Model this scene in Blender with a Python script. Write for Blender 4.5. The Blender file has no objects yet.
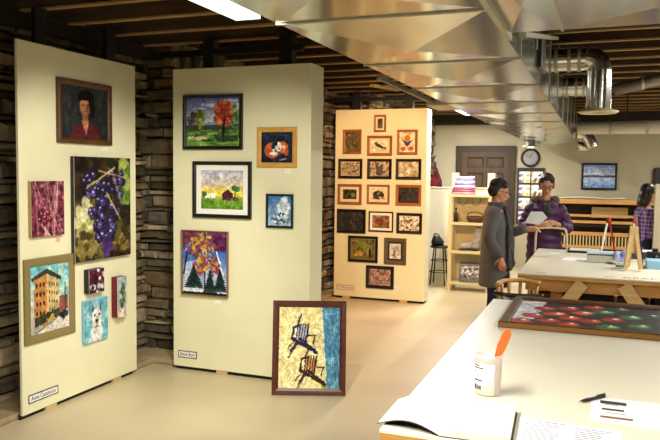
import bpy, bmesh, math, random
import numpy as np
from mathutils import Vector, Matrix, Euler, noise
rnd = random.Random(7)
G = .063            # height of the finished floor in the survey datum; things that stand on it start here
K = .963
def FS(x, y, z=None):   # survey correction for things measured from the floor line
    return (x*K, y*K, G if z is None else 1.7053+(z-1.7053)*K)
PI = math.pi
C = bpy.context.scene.collection
scene = bpy.context.scene

def lin(c):
    return tuple((v/255/12.92) if v/255 <= .04045 else ((v/255+.055)/1.055)**2.4 for v in c)

# ------------------------------------------------------------------ camera
F, PITCH, YAW, ROLL, CAMH = 706.26, .0655, .3639, .0119, 1.7053
fwd = Vector((-math.sin(YAW)*math.cos(PITCH), math.cos(YAW)*math.cos(PITCH), -math.sin(PITCH)))
r0 = Vector((math.cos(YAW), math.sin(YAW), 0)); u0 = r0.cross(fwd)
rr = r0*math.cos(ROLL)+u0*math.sin(ROLL); uu = -r0*math.sin(ROLL)+u0*math.cos(ROLL)
cam = bpy.data.objects.new('camera', bpy.data.cameras.new('camera')); C.objects.link(cam)
cam.data.sensor_width = 36; cam.data.lens = F*36/660; cam.data.clip_start = .05
cam.matrix_world = Matrix(((rr.x, uu.x, -fwd.x, 0), (rr.y, uu.y, -fwd.y, 0), (rr.z, uu.z, -fwd.z, CAMH), (0, 0, 0, 1)))
scene.camera = cam

# ------------------------------------------------------------------ world, exposure, light
scene.view_settings.view_transform = 'Standard'; scene.view_settings.look = 'None'
scene.view_settings.gamma = 1; scene.view_settings.use_curve_mapping = False
scene.view_settings.exposure = 0.86
w = bpy.data.worlds.new('world'); scene.world = w; w.use_nodes = True
w.node_tree.nodes['Background'].inputs[0].default_value = (1, .9, .75, 1)
w.node_tree.nodes['Background'].inputs[1].default_value = .3
scene.cycles.max_bounces = 6; scene.cycles.diffuse_bounces = 4
scene.cycles.sample_clamp_indirect = 4; scene.cycles.caustics_reflective = False

def area(name, loc, size, power, col, rot=(0, 0, 0), sy=None):
    l = bpy.data.lights.new(name, 'AREA'); l.energy = power; l.color = col; l.shape = 'RECTANGLE'
    l.size = size; l.size_y = sy or size
    o = bpy.data.objects.new(name, l); C.objects.link(o); o.location = loc; o.rotation_euler = rot
    return o
WARM = (1, .93, .79); NEUT = (1, .95, .86)
# two seen room battens, the rest unseen fill strips added (housings further down)
area('batten_or_fill_light', (1.5, 2.2, 2.66), .16, 48, NEUT, sy=2.2)
area('batten_or_fill_light', (1.5, 6.2, 2.66), .16, 60, NEUT, sy=2.2)
area('batten_or_fill_light', (1.5, 10.3, 2.66), .16, 46, NEUT, sy=2.2)
area('batten_or_fill_light', (.1, .2, 2.66), 1.8, 28, NEUT, sy=.16)
area('batten_or_fill_light', (-2.08, 11.3, 2.66), .16, 55, NEUT, sy=1.2)
area('batten_or_fill_light', (-1.6, 9.3, 2.66), .16, 30, NEUT, sy=1.0)
area('batten_or_fill_light', (-1.23, 1.33, 2.262), .11, 62, WARM, sy=2.0)
def spot(name, loc, target, power, col, angle, blend=.6, size=.05):
    l = bpy.data.lights.new(name, 'SPOT'); l.energy = power; l.color = col; l.spot_size = angle; l.spot_blend = blend
    l.shadow_soft_size = size
    o = bpy.data.objects.new(name, l); C.objects.link(o); o.location = loc
    o.rotation_euler = (Vector(target)-Vector(loc)).to_track_quat('-Z', 'Y').to_euler()
    return o
spot('unseen_spot', (-1.75, 5.95, 2.66), (-2.65, 8.73, 1.2), 250, (1, .58, .28), 1.15)
spot('unseen_spot', (-1.9, 7.3, 2.66), (-1.75, 6.6, 0), 110, (1, .62, .36), 1.5, .8)  # unseen spot added to warm the floor before the far panel
spot('unseen_spot', (-1.45, 2.75, 2.66), (-2.6, 4.97, .7), 80, (1, .92, .76), 1.2)  # unseen spot added to brighten the lower middle panel
spot('unseen_spot', (-1.6, 3.2, 2.66), (-3.47, 4.1, .75), 80, (1, .92, .76), 1.3)  # unseen spot added to brighten the lower nearest panel

# ------------------------------------------------------------------ materials
MATS = {}
def mat(name, col, rough=.6, metal=0, var=0, scale=20, bump=0, emit=None, estr=0, trans=0, alpha=1, stretch=None, col2=None, spec=.5, coat=0):
    if name in MATS: return MATS[name]
    m = bpy.data.materials.new(name); m.use_nodes = True; nt = m.node_tree; b = nt.nodes['Principled BSDF']
    c = (*lin(col), 1)
    b.inputs['Base Color'].default_value = c; b.inputs['Roughness'].default_value = rough
    b.inputs['Metallic'].default_value = metal; b.inputs['Specular IOR Level'].default_value = spec
    b.inputs['Coat Weight'].default_value = coat
    if trans: b.inputs['Transmission Weight'].default_value = trans
    if alpha < 1: b.inputs['Alpha'].default_value = alpha
    if emit: b.inputs['Emission Color'].default_value = (*emit, 1); b.inputs['Emission Strength'].default_value = estr
    if var or bump or col2:
        tc = nt.nodes.new('ShaderNodeTexCoord'); mp = nt.nodes.new('ShaderNodeMapping'); n = nt.nodes.new('ShaderNodeTexNoise')
        n.inputs['Scale'].default_value = scale; n.inputs['Detail'].default_value = 5
        if stretch: mp.inputs['Scale'].default_value = stretch
        nt.links.new(tc.outputs['Object'], mp.inputs['Vector']); nt.links.new(mp.outputs[0], n.inputs['Vector'])
        cr = nt.nodes.new('ShaderNodeValToRGB'); cr.color_ramp.elements[0].position = .3; cr.color_ramp.elements[1].position = .7
        if col2: a, d = (*lin(col), 1), (*lin(col2), 1)
        else:
            a = tuple(v*(1-var) for v in c[:3])+(1,); d = tuple(min(1, v*(1+var)) for v in c[:3])+(1,)
        cr.color_ramp.elements[0].color = a; cr.color_ramp.elements[1].color = d
        nt.links.new(n.outputs['Fac'], cr.inputs[0]); nt.links.new(cr.outputs[0], b.inputs['Base Color'])
        if bump:
            bp = nt.nodes.new('ShaderNodeBump'); bp.inputs['Strength'].default_value = bump; bp.inputs['Distance'].default_value = .02
            nt.links.new(n.outputs['Fac'], bp.inputs['Height']); nt.links.new(bp.outputs[0], b.inputs['Normal'])
    MATS[name] = m; return m

def vcol_mat(name, rough=.6, var=.15, scale=30, bump=.0, spec=.5):
    if name in MATS: return MATS[name]
    m = bpy.data.materials.new(name); m.use_nodes = True; nt = m.node_tree; b = nt.nodes['Principled BSDF']
    b.inputs['Roughness'].default_value = rough; b.inputs['Specular IOR Level'].default_value = spec
    a = nt.nodes.new('ShaderNodeVertexColor'); a.layer_name = 'Col'
    tc = nt.nodes.new('ShaderNodeTexCoord'); n = nt.nodes.new('ShaderNodeTexNoise'); n.inputs['Scale'].default_value = scale
    n.inputs['Detail'].default_value = 6
    nt.links.new(tc.outputs['Object'], n.inputs['Vector'])
    mr = nt.nodes.new('ShaderNodeMapRange'); mr.inputs[1].default_value = .25; mr.inputs[2].default_value = .75
    mr.inputs[3].default_value = 1-var; mr.inputs[4].default_value = 1+var
    nt.links.new(n.outputs['Fac'], mr.inputs[0])
    mx = nt.nodes.new('ShaderNodeVectorMath'); mx.operation = 'SCALE'
    nt.links.new(a.outputs[0], mx.inputs[0]); nt.links.new(mr.outputs[0], mx.inputs['Scale'])
    nt.links.new(mx.outputs[0], b.inputs['Base Color'])
    if bump:
        bp = nt.nodes.new('ShaderNodeBump'); bp.inputs['Strength'].default_value = bump; bp.inputs['Distance'].default_value = .02
        nt.links.new(n.outputs['Fac'], bp.inputs['Height']); nt.links.new(bp.outputs[0], b.inputs['Normal'])
    MATS[name] = m; return m

M_wall = mat('cream_wall_paint', (184, 176, 148), .8, var=.05, scale=3)
M_panel = mat('cream_panel_paint', (230, 229, 198), .7, var=.03, scale=4)
M_floor = mat('beige_sealed_floor', (194, 180, 148), .42, scale=1.6, col2=(206, 193, 162), bump=.03)
M_ledge = mat('concrete_ledge', (165, 146, 112), .8, var=.15, scale=7, bump=.2)
M_stone = vcol_mat('rough_stone', .85, .35, 14, .9, spec=.25)
M_mortar = mat('dark_mortar', (52, 45, 35), .95, var=.3, scale=30, bump=.4)
M_litside = mat('lit_joist_underside', (132, 102, 62), .8, scale=5, col2=(178, 144, 92), stretch=(.5, 3, 3))  # pale tone paints the light on the joist undersides
M_joist = mat('shaded_joist_timber', (52, 36, 21), .85, scale=5, col2=(92, 66, 40), bump=.3, stretch=(.35, 3, 3))  # timber darkened to carry the shade on the joist sides
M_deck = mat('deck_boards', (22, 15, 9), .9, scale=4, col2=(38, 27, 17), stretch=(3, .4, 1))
M_black = mat('matt_black_metal', (10, 10, 11), .5)
M_galv = mat('galvanised_steel', (200, 204, 196), .17, 1, var=.07, scale=7)
M_galv2 = mat('bright_spiral_steel', (205, 203, 196), .16, 1, var=.1, scale=12)
M_seam = mat('duct_flange_steel', (176, 172, 156), .6, 1)
M_dark = mat('gap_shade_and_black', (20, 18, 16), .8)  # painted shade under the boards, also plain black for scarf and bin
M_oak = mat('honey_wood', (176, 128, 66), .5, scale=8, col2=(206, 160, 92), stretch=(.5, 4, 4))
M_pine = mat('pale_pine', (190, 160, 105), .6, scale=8, col2=(214, 186, 132), stretch=(.5, 4, 4))
M_lam = mat('cream_laminate', (222, 218, 198), .38, var=.02, scale=6)
M_white = mat('white_card', (240, 240, 238), .6)
M_whitep = mat('white_paint', (235, 232, 220), .45)
M_tube = mat('lit_tube', (255, 255, 255), .4, emit=(.86, .93, 1), estr=.6)
M_tubew = mat('lit_diffuser', (255, 255, 255), .4, emit=(1, .93, .8), estr=2)
M_brownf = mat('walnut_frame', (70, 30, 22), .35, scale=14, col2=(92, 42, 30), stretch=(1, 1, 1))
M_goldf = mat('worn_gold_frame', (150, 118, 52), .45, scale=30, col2=(186, 150, 78))
M_blackf = mat('black_frame', (14, 13, 13), .35)
M_oakf = mat('brown_wood_frame', (126, 76, 36), .45, scale=20, col2=(158, 100, 52))
M_olivef = mat('olive_mat_board', (130, 116, 72), .8, var=.06)
M_paint = vcol_mat('painted_picture', .6, .06, 60, spec=.2)
M_ink = mat('ink', (42, 44, 70), .6)
M_inkd = mat('black_ink', (25, 22, 22), .6)
M_skin = mat('skin', (206, 150, 118), .55, var=.05, scale=30)
M_glass = mat('spectacle_frame', (20, 18, 20), .3)

# ------------------------------------------------------------------ helpers
def link(name, me, m=None, parent=None, smooth=False):
    o = bpy.data.objects.new(name, me); C.objects.link(o)
    if m: me.materials.append(m)
    if smooth:
        for p in me.polygons: p.use_smooth = True
    if parent: o.parent = parent
    return o
def obj(name, bm, m=None, parent=None, smooth=False, bevel=0, loc=None, rot=None):
    bmesh.ops.recalc_face_normals(bm, faces=bm.faces)
    me = bpy.data.meshes.new(name); bm.to_mesh(me); bm.free()
    o = link(name, me, m, parent, smooth)
    if loc: o.location = loc
    if rot: o.rotation_euler = rot
    if bevel:
        md = o.modifiers.new('bevel', 'BEVEL'); md.width = bevel; md.segments = 2; md.limit_method = 'ANGLE'
    return o
def tag(o, label, cat, group=None, kind=None):
    o['label'] = label; o['category'] = cat
    if group: o['group'] = group
    if kind: o['kind'] = kind
    return o
def struct(o): o['kind'] = 'structure'; return o
def thing(name, label, cat, loc=(0, 0, 0), rz=0, group=None, rot=None):
    o = bpy.data.objects.new(name, None); o.empty_display_size = .1; C.objects.link(o); o.location = loc
    o.rotation_euler = rot or (0, 0, rz)
    return tag(o, label, cat, group)
def copy_tree(o, parent=None):
    c = o.copy(); C.objects.link(c); c.parent = parent
    for ch in list(o.children): copy_tree(ch, c)
    return c

def box(bm, x0, x1, y0, y1, z0, z1, M=None):
    vs = [bm.verts.new(Vector(p) if M is None else M @ Vector(p)) for p in
          ((x0, y0, z0), (x1, y0, z0), (x1, y1, z0), (x0, y1, z0), (x0, y0, z1), (x1, y0, z1), (x1, y1, z1), (x0, y1, z1))]
    fs = []
    for f in ((3, 2, 1, 0), (4, 5, 6, 7), (0, 1, 5, 4), (1, 2, 6, 5), (2, 3, 7, 6), (3, 0, 4, 7)):
        fs.append(bm.faces.new([vs[i] for i in f]))
    return fs
def bx(x0, x1, y0, y1, z0, z1):
    bm = bmesh.new(); box(bm, x0, x1, y0, y1, z0, z1); return bm
def bar(bm, a, b, w_, h_, up=(0, 0, 1)):
    a, b = Vector(a), Vector(b); d = (b-a); L = d.length; d.normalize(); up = Vector(up)
    if abs(d.dot(up)) > .98: up = Vector((0, 1, 0))
    s = d.cross(up).normalized(); t = s.cross(d)
    M = Matrix(((d.x, s.x, t.x, a.x), (d.y, s.y, t.y, a.y), (d.z, s.z, t.z, a.z), (0, 0, 0, 1)))
    box(bm, 0, L, -w_/2, w_/2, -h_/2, h_/2, M)
def smooth_path(pts, n=6):
    pts = [Vector(p) for p in pts]; out = []
    for i in range(len(pts)-1):
        p0 = pts[max(0, i-1)]; p1 = pts[i]; p2 = pts[i+1]; p3 = pts[min(len(pts)-1, i+2)]
        for k in range(n):
            t = k/n
            out.append(.5*((2*p1)+(-p0+p2)*t+(2*p0-5*p1+4*p2-p3)*t*t+(-p0+3*p1-3*p2+p3)*t**3))
    out.append(pts[-1]); return out
def tube(bm, pts, rad, seg=10, cap=True, flat=(1, 1), closed=False):
    pts = [Vector(p) for p in pts]; n = len(pts)
    if not hasattr(rad, '__len__'): rad = [rad]*n
    rings = []; ref = None
    for i, p in enumerate(pts):
        if closed: d = pts[(i+1) % n]-pts[i-1]
        else: d = pts[min(n-1, i+1)]-pts[max(0, i-1)]
        d.normalize()
        if ref is None:
            ref = Vector((1, 0, 0)) if abs(d.x) < .8 else Vector((0, 1, 0))
        s = (ref-d*ref.dot(d)).normalized(); t = d.cross(s); ref = s
        rings.append([bm.verts.new(p+s*(math.cos(2*PI*k/seg)*rad[i]*flat[0])+t*(math.sin(2*PI*k/seg)*rad[i]*flat[1])) for k in range(seg)])
    m = n if closed else n-1
    for i in range(m):
        a, b = rings[i], rings[(i+1) % n]
        for k in range(seg): bm.faces.new((a[k], a[(k+1) % seg], b[(k+1) % seg], b[k]))
    if cap and not closed:
        bm.faces.new(rings[0][::-1]); bm.faces.new(rings[-1])
def lathe(bm, prof, seg=24, M=None, close=True):
    rings = []
    for r, z in prof:
        rings.append([bm.verts.new((M or Matrix()) @ Vector((r*math.cos(2*PI*k/seg), r*math.sin(2*PI*k/seg), z))) for k in range(seg)])
    for a, b in zip(rings, rings[1:]):
        for k in range(seg): bm.faces.new((a[k], a[(k+1) % seg], b[(k+1) % seg], b[k]))
    if close: bm.faces.new(rings[0][::-1]); bm.faces.new(rings[-1])
def loft(bm, rings, seg=28, cap=True, power=2.0):
    """rings: (cx, cy, cz, rx, ry)"""
    R_ = []
    for cx, cy, cz, rx, ry in rings:
        row = []
        for k in range(seg):
            a = 2*PI*k/seg; c, s = math.cos(a), math.sin(a)
            row.append(bm.verts.new((cx+rx*abs(c)**(2/power)*(1 if c >= 0 else -1), cy+ry*abs(s)**(2/power)*(1 if s >= 0 else -1), cz)))
        R_.append(row)
    for a, b in zip(R_, R_[1:]):
        for k in range(seg): bm.faces.new((a[k], a[(k+1) % seg], b[(k+1) % seg], b[k]))
    if cap: bm.faces.new(R_[0][::-1]); bm.faces.new(R_[-1])
def ell(bm, c, r, rot=(0, 0, 0), seg=16):
    M = Matrix.Translation(c) @ Euler(rot).to_matrix().to_4x4() @ Matrix.Diagonal((*r, 1))
    bmesh.ops.create_uvsphere(bm, u_segments=seg, v_segments=seg*3//4, radius=1, matrix=M)
def prism(bm, pts, z0, z1, M=None):
    M = M or Matrix()
    a = [bm.verts.new(M @ Vector((x, y, z0))) for x, y in pts]; b = [bm.verts.new(M @ Vector((x, y, z1))) for x, y in pts]
    n = len(pts); bm.faces.new(a[::-1]); bm.faces.new(b)
    for i in range(n): bm.faces.new((a[i], a[(i+1) % n], b[(i+1) % n], b[i]))
def remesh(o, vox=.008, it=3):
    md = o.modifiers.new('skin', 'REMESH'); md.mode = 'VOXEL'; md.voxel_size = vox; md.use_smooth_shade = True
    sm = o.modifiers.new('relax', 'SMOOTH'); sm.iterations = it; sm.factor = .5
    return o
def text(name, s, size, m, parent, loc, rot=(PI/2, 0, 0), ext=.0006, align='CENTER', width=None):
    cu = bpy.data.curves.new(name, 'FONT'); cu.body = s; cu.size = size; cu.extrude = ext; cu.align_x = align; cu.align_y = 'CENTER'
    cu.resolution_u = 2
    t = bpy.data.objects.new(name, cu); C.objects.link(t)
    dg = bpy.context.evaluated_depsgraph_get(); me = bpy.data.meshes.new_from_object(t.evaluated_get(dg))
    bpy.data.objects.remove(t)
    o = link(name, me, m, parent); o.location = loc; o.rotation_euler = rot
    if width:
        xs = [v.co.x for v in me.vertices]; k = width/(max(xs)-min(xs))
        for v in me.vertices: v.co.x *= k
    return o

# ------------------------------------------------------------------ picture painter (colours per vertex)
class Cv:
    def __init__(s, w_, h_, bg):
        s.w, s.h = w_, h_; s.a = np.empty((h_, w_, 3)); s.a[:] = bg
        s.Y, s.X = np.mgrid[0:h_, 0:w_]; s.X = (s.X+.5)/w_; s.Y = (s.Y+.5)/h_
        s.r = np.random.RandomState(w_*7+h_)
    def mix(s, m, col, al=1):
        m = (m*al)[..., None]; s.a = s.a*(1-m)+np.array(col, float)*m
    def grad(s, y0, y1, c0, c1, x0=0, x1=1):
        t = np.clip((s.Y-y0)/(y1-y0), 0, 1)[..., None]; c = np.array(c0, float)*(1-t)+np.array(c1, float)*t
        m = ((s.Y >= y0) & (s.Y <= y1) & (s.X >= x0) & (s.X <= x1))[..., None]; s.a = np.where(m, c, s.a)
    def ell(s, cx, cy, rx, ry, col, al=1, rot=0, soft=.15):
        asp = s.h/s.w; dx = s.X-cx; dy = (s.Y-cy)*asp; c, n = math.cos(rot), math.sin(rot)
        u, v = (dx*c+dy*n)/rx, (-dx*n+dy*c)/(ry*asp)
        d = np.sqrt(u*u+v*v); s.mix(np.clip((1-d)/soft+.5, 0, 1), col, al)
    def poly(s, pts, col, al=1):
        m = np.zeros(s.X.shape, bool); n = len(pts); j = n-1
        for i in range(n):
            xi, yi = pts[i]; xj, yj = pts[j]
            if yi != yj: m ^= ((yi > s.Y) != (yj > s.Y)) & (s.X < (xj-xi)*(s.Y-yi)/(yj-yi)+xi)
            j = i
        s.mix(m.astype(float), col, al)
    def line(s, a, b, wd, col, al=1):
        asp = s.h/s.w; ax, ay, bx_, by = a[0], a[1]*asp, b[0], b[1]*asp; px, py = s.X-ax, s.Y*asp-ay
        dx, dy = bx_-ax, by-ay; t = np.clip((px*dx+py*dy)/(dx*dx+dy*dy+1e-9), 0, 1)
        d = np.hypot(px-t*dx, py-t*dy); s.mix(np.clip((wd/2-d)*s.w+.5, 0, 1), col, al)
    def blobs(s, n, x0, x1, y0, y1, rx, ry, cols, al=1, rot=None, tri=False):
        for i in range(n):
            cx, cy = s.r.uniform(x0, x1), s.r.uniform(y0, y1)
            k = s.r.uniform(.6, 1.3); s.ell(cx, cy, rx*k, ry*k, cols[s.r.randint(len(cols))], al, s.r.uniform(0, 3) if rot is None else rot, .4)
    def cloud(s, cx, cy, rx, ry, n, r_, cols, al=.9):
        for i in range(n):
            a, q = s.r.uniform(0, 2*PI), math.sqrt(s.r.uniform(0, 1)); k = s.r.uniform(.6, 1.3)
            s.ell(cx+math.cos(a)*q*rx, cy+math.sin(a)*q*ry, r_*k, r_*k*s.w/s.h, cols[s.r.randint(len(cols))], al, 0, .4)
    def noise(s, amp):
        s.a += s.r.uniform(-amp, amp, (s.h, s.w, 1)) + s.r.uniform(-amp/2, amp/2, (s.h, s.w, 3))

def picture(name, cv, w_, h_, parent, y=0, z0=0, m=None):
    """flat painted sheet of w_ x h_ facing -Y, its base at z0, colours baked per face corner"""
    rs = np.random.RandomState(cv.w*31+cv.h); k = max(2, cv.w//9)
    def smooth(n1, n2):
        g = rs.uniform(-1, 1, (n2+2, n1+2)); yy = np.linspace(0, n2, cv.h); xx = np.linspace(0, n1, cv.w)
        y0 = yy.astype(int); x0 = xx.astype(int); fy = (yy-y0)[:, None]; fx = (xx-x0)[None, :]
        return (g[y0][:, x0]*(1-fy)*(1-fx)+g[y0+1][:, x0]*fy*(1-fx)+g[y0][:, x0+1]*(1-fy)*fx+g[y0+1][:, x0+1]*fy*fx)
    dx = smooth(cv.w//3, cv.h//3)*cv.w*.011; dy = smooth(cv.w//3, cv.h//3)*cv.w*.011
    ii = np.clip(np.arange(cv.h)[:, None]+dy, 0, cv.h-1).round().astype(int); jj = np.clip(np.arange(cv.w)[None, :]+dx, 0, cv.w-1).round().astype(int)
    P = cv.a[ii, jj]; lum = 1+.16*smooth(cv.w//2, cv.h//2)+.14*smooth(cv.w//6+1, cv.h//6+1); P = P*lum[..., None]
    P = 128+(P-128)*1.1-3; gr = P.mean(axis=2, keepdims=True); P = gr+(P-gr)*.8
    a = np.clip(P, 0, 255)/255; a = np.where(a <= .04045, a/12.92, ((a+.055)/1.055)**2.4)
    nx, ny = cv.w, cv.h; me = bpy.data.meshes.new(name)
    vs = [((i/nx-.5)*w_, y, z0+h_-(j/ny)*h_) for j in range(ny+1) for i in range(nx+1)]
    fs = [(j*(nx+1)+i, (j+1)*(nx+1)+i, (j+1)*(nx+1)+i+1, j*(nx+1)+i+1) for j in range(ny) for i in range(nx)]
    k = len(vs); vs += [(-w_/2, y+.004, z0), (w_/2, y+.004, z0), (w_/2, y+.004, z0+h_), (-w_/2, y+.004, z0+h_)]
    fs.append((k, k+1, k+2, k+3))
    me.from_pydata(vs, [], fs)
    ca = me.color_attributes.new('Col', 'FLOAT_COLOR', 'CORNER')
    col = np.ones((len(me.loops), 4)); col[:nx*ny*4, :3] = np.repeat(a.reshape(-1, 3), 4, axis=0)
    ca.data.foreach_set('color', col.ravel())
    return link(name, me, m or M_paint, parent)
def frame_ring(bm, w_, h_, fw, d, z0=0, prof=None, yb=0):
    """mitred frame facing -Y; outer size w_ x h_, base at z0, back at yb"""
    prof = prof or [(0, 0), (0, .8), (.15, 1), (.6, .9), (.85, .7), (1, .55), (1, 0)]
    loops = []
    for o_, dd in prof:
        i = o_*fw; y = yb-dd*d
        loops.append([bm.verts.new(p) for p in ((-w_/2+i, y, z0+i), (w_/2-i, y, z0+i), (w_/2-i, y, z0+h_-i), (-w_/2+i, y, z0+h_-i))])
    n = len(loops)
    for q in range(n):
        a, b = loops[q], loops[(q+1) % n]
        for k in range(4): bm.faces.new((a[k], a[(k+1) % 4], b[(k+1) % 4], b[k]))
def framed(name, label, cv, w_, h_, loc, rz, fm, fw, d=.025, matw=0, matm=None, group=None, cat='painting', rot=None, matw2=0):
    t = thing(name, label, cat, loc, rz, group, rot)
    bm = bmesh.new(); frame_ring(bm, w_, h_, fw, d); obj('frame', bm, fm, t)
    iw, ih = w_-2*fw, h_-2*fw
    if matw:
        mz = matw2 or matw
        bm = bmesh.new(); W2, H2 = iw-2*matw, ih-2*mz
        y0, y1 = -.001, -d*.4
        for (a, b, c, e) in ((-iw/2, iw/2, 0, mz), (-iw/2, iw/2, ih-mz, ih), (-iw/2, -W2/2, mz, ih-mz), (W2/2, iw/2, mz, ih-mz)):
            box(bm, a, b, y1, y0, fw+c, fw+e)
        obj('mat_board', bm, matm or M_white, t)
        picture('picture', cv, W2, H2, t, -d*.3, fw+mz)
    else:
        picture('picture', cv, iw, ih, t, -d*.4, fw)
    return t
def wrapped(name, label, cv, w_, h_, loc, rz, sm, d=.03, cat='painting', group=None):
    t = thing(name, label, cat, loc, rz, group)
    obj('stretcher_edge', bx(-w_/2, w_/2, -d+.005, 0, 0, h_), sm, t)
    picture('picture', cv, w_, h_, t, -d, 0)
    return t

# ================================================================== THE ROOM
def slab(name, x0, x1, y0, y1, z0, z1, m): return struct(obj(name, bx(x0, x1, y0, y1, z0, z1), m))
slab('floor', -4.6, 4.2, -3.2, 13.3, -.1, G, M_floor)
slab('wall_back', -3.2, 4.2, 13.0, 13.3, 0, 3.05, M_wall)
slab('wall_right', 4.0, 4.2, -3.2, 13.0, 0, 3.05, M_wall)
slab('wall_front', -4.6, 4.0, -3.2, -3.0, 0, 3.05, M_wall)
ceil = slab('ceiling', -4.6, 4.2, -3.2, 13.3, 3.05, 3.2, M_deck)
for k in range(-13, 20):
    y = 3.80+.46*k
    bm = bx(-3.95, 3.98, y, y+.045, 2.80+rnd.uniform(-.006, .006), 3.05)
    obj('joist', bm, M_joist, ceil); obj('lit_underside_strip', bx(-3.95, 3.98, y-.004, y+.049, 2.782, 2.795), M_litside, ceil)  # pale strip added under each joist as its painted lit underside
bm = bmesh.new()
for k in range(-6, 28): 
    y = -2.4+k*.46*1.0
slab('trim_1', -4.1, -3.72, -2.9, 5.45, 2.69, 2.80, mat('sill_beam_timber', (34, 25, 17), .85, var=.3, scale=9))
slab('trim_2', -3.2, 3.98, 12.8, 13.0, 2.62, 2.80, mat('dark_header_timber', (40, 30, 22), .8, var=.3, scale=9))

def stone_wall(name, a, b, n, height, seed, thick=.35, ext=(0, 0)):
    """dry stone wall from a to b (xy), stones face along n; irregular stones as one surface over a mortar core"""
    rg = random.Random(seed); a, b, n = Vector((*a, 0)), Vector((*b, 0)), Vector((*n, 0)); d = (b-a); L = d.length; d.normalize()
    bm = bmesh.new(); cl = bm.loops.layers.float_color.new('Col')
    M = Matrix(((d.x, n.x, 0, a.x), (d.y, n.y, 0, a.y), (0, 0, 1, 0), (0, 0, 0, 1)))
    z = 0; pal = [(100, 90, 70), (84, 74, 58), (122, 110, 88), (66, 58, 46), (132, 120, 98), (92, 78, 56), (80, 74, 64)]
    while z < height:
        hh = rg.choice((.035, .045, .06, .07, .09, .11, .14))
        if z+hh > height: hh = height-z
        if hh < .015: break
        x = -rg.uniform(0, .2)
        while x < L:
            ww = rg.uniform(.12, .55)*(1.0 if hh < .12 else .9); x0, x1 = max(0, x), min(L, x+ww)
            if x1-x0 > .03:
                pr = rg.uniform(.0, .075); g = .008; j = lambda s=.014: rg.uniform(-s, s)
                zz0, zz1 = z+g, z+hh-g*.3
                fb = [(x0+g, zz0), (x1-g, zz0), (x1-g, zz1), (x0+g, zz1)]
                base = [bm.verts.new(M @ Vector((u, -.12, v))) for u, v in fb]
                mid = [bm.verts.new(M @ Vector((u+j(.008), pr, v+j(.008)))) for u, v in fb]
                cx, cz = (x0+x1)/2, (zz0+zz1)/2
                fr = [bm.verts.new(M @ Vector((cx+(u-cx)*.8+j(), pr+.028+j(.012), cz+(v-cz)*.65+j(.008)))) for u, v in fb]
                c = rg.choice(pal); k = rg.uniform(1.0, 2.1); col = (*[v*k for v in lin(c)], 1)
                fs = [bm.faces.new(fr)]
                for q in range(4):
                    fs.append(bm.faces.new((base[q], base[(q+1) % 4], mid[(q+1) % 4], mid[q])))
                    fs.append(bm.faces.new((mid[q], mid[(q+1) % 4], fr[(q+1) % 4], fr[q])))
                for f in fs:
                    for lp in f.loops: lp[cl] = col
            x += ww
        z += hh
    o = struct(obj(name, bm, M_stone))
    core = bmesh.new(); box(core, -ext[0], L+ext[1], -thick, -.03, 0, height, M); obj('mortar', core, M_mortar, o)
    return o
stone_wall('wall_left', (-3.9, -3.0), (-3.9, 5.40), (1, 0), 2.69, 3, .35, (0, .4))
stone_wall('wall_left_return', (-3.9, 5.42), (-3.5, 5.42), (0, -1), 3.0, 5, .3, (.3, 0))
stone_wall('wall_left_far', (-3.5, 5.42), (-3.5, 9.25), (1, 0), 3.0, 8, .35, (0, .3))
stone_wall('wall_left_far_return', (-3.5, 9.25), (-2.95, 9.25), (0, -1), 3.0, 9, .3, (.3, 0))
stone_wall('wall_left_end', (-2.95, 9.25), (-2.95, 13.0), (1, 0), 3.0, 10, .3)
def ledge(n, *a):
    o = slab(n, *a, M_ledge); md = o.modifiers.new('b', 'BEVEL'); md.width = .012; md.segments = 2
ledge('trim_3', -3.9, -3.525, -2.9, 5.05, G, G+.045)
ledge('trim_4', -3.9, -3.30, 5.05, 5.4, G, G+.045)
ledge('trim_5', -3.5, -3.3, 5.4, 8.97, G, G+.045)
ledge('trim_6', -3.5, -2.8, 8.97, 9.24, G, G+.045)
# half wall in front of the back room and its two posts
slab('wall_half', -2.94, -1.38, 10.79, 10.91, G, 1.505, mat('half_wall_paint', (242, 238, 220), .6))
slab('trim_7', -2.94, -1.37, 10.77, 10.93, 1.505, 1.52, M_whitep)
for i, (x0, x1) in enumerate(((-2.12, -2.02), (-1.58, -1.47))):
    slab('trim_%d' % (8+i), x0, x1, 10.8, 10.9, 1.52, 1.745, M_whitep)
# panelled door at the back
M_door = mat('door_wood', (52, 37, 20), .6, scale=5, col2=(76, 55, 31), stretch=(4, 4, .6))
M_doord = mat('door_trim_wood', (44, 32, 19), .6)
d = struct(obj('door_1', bx(-2.36, -1.54, 12.94, 12.995, G+.01, 2.13), M_door))
bm = bmesh.new(); box(bm, -2.475, -2.36, 12.93, 13.0, 0, 2.24); box(bm, -1.54, -1.42, 12.93, 13.0, 0, 2.24); box(bm, -2.36, -1.54, 12.93, 13.0, 2.13, 2.24)
obj('door_frame', bm, M_doord, d)
for x0 in (-2.27, -1.92):
    for z0, z1 in ((1.86, 2.04), (1.18, 1.76), (.25, 1.08)):
        bm = bmesh.new(); frame_ring(bm, .30, z1-z0, .03, .016); obj('panel_moulding', bm, M_doord, d, loc=(x0+.15, 12.94, z0))
bm = bmesh.new(); ell(bm, (-1.61, 12.90, 1.0), (.03, .03, .03)); tube(bm, [(-1.61, 12.945, 1.0), (-1.61, 12.9, 1.0)], .012); obj('door_knob', bm, M_goldf, d, smooth=True)
slab('trim_10', .60, .86, 8.9, 9.1, G, 1.63, mat('pillar_paint', (225, 215, 185), .6))

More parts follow.
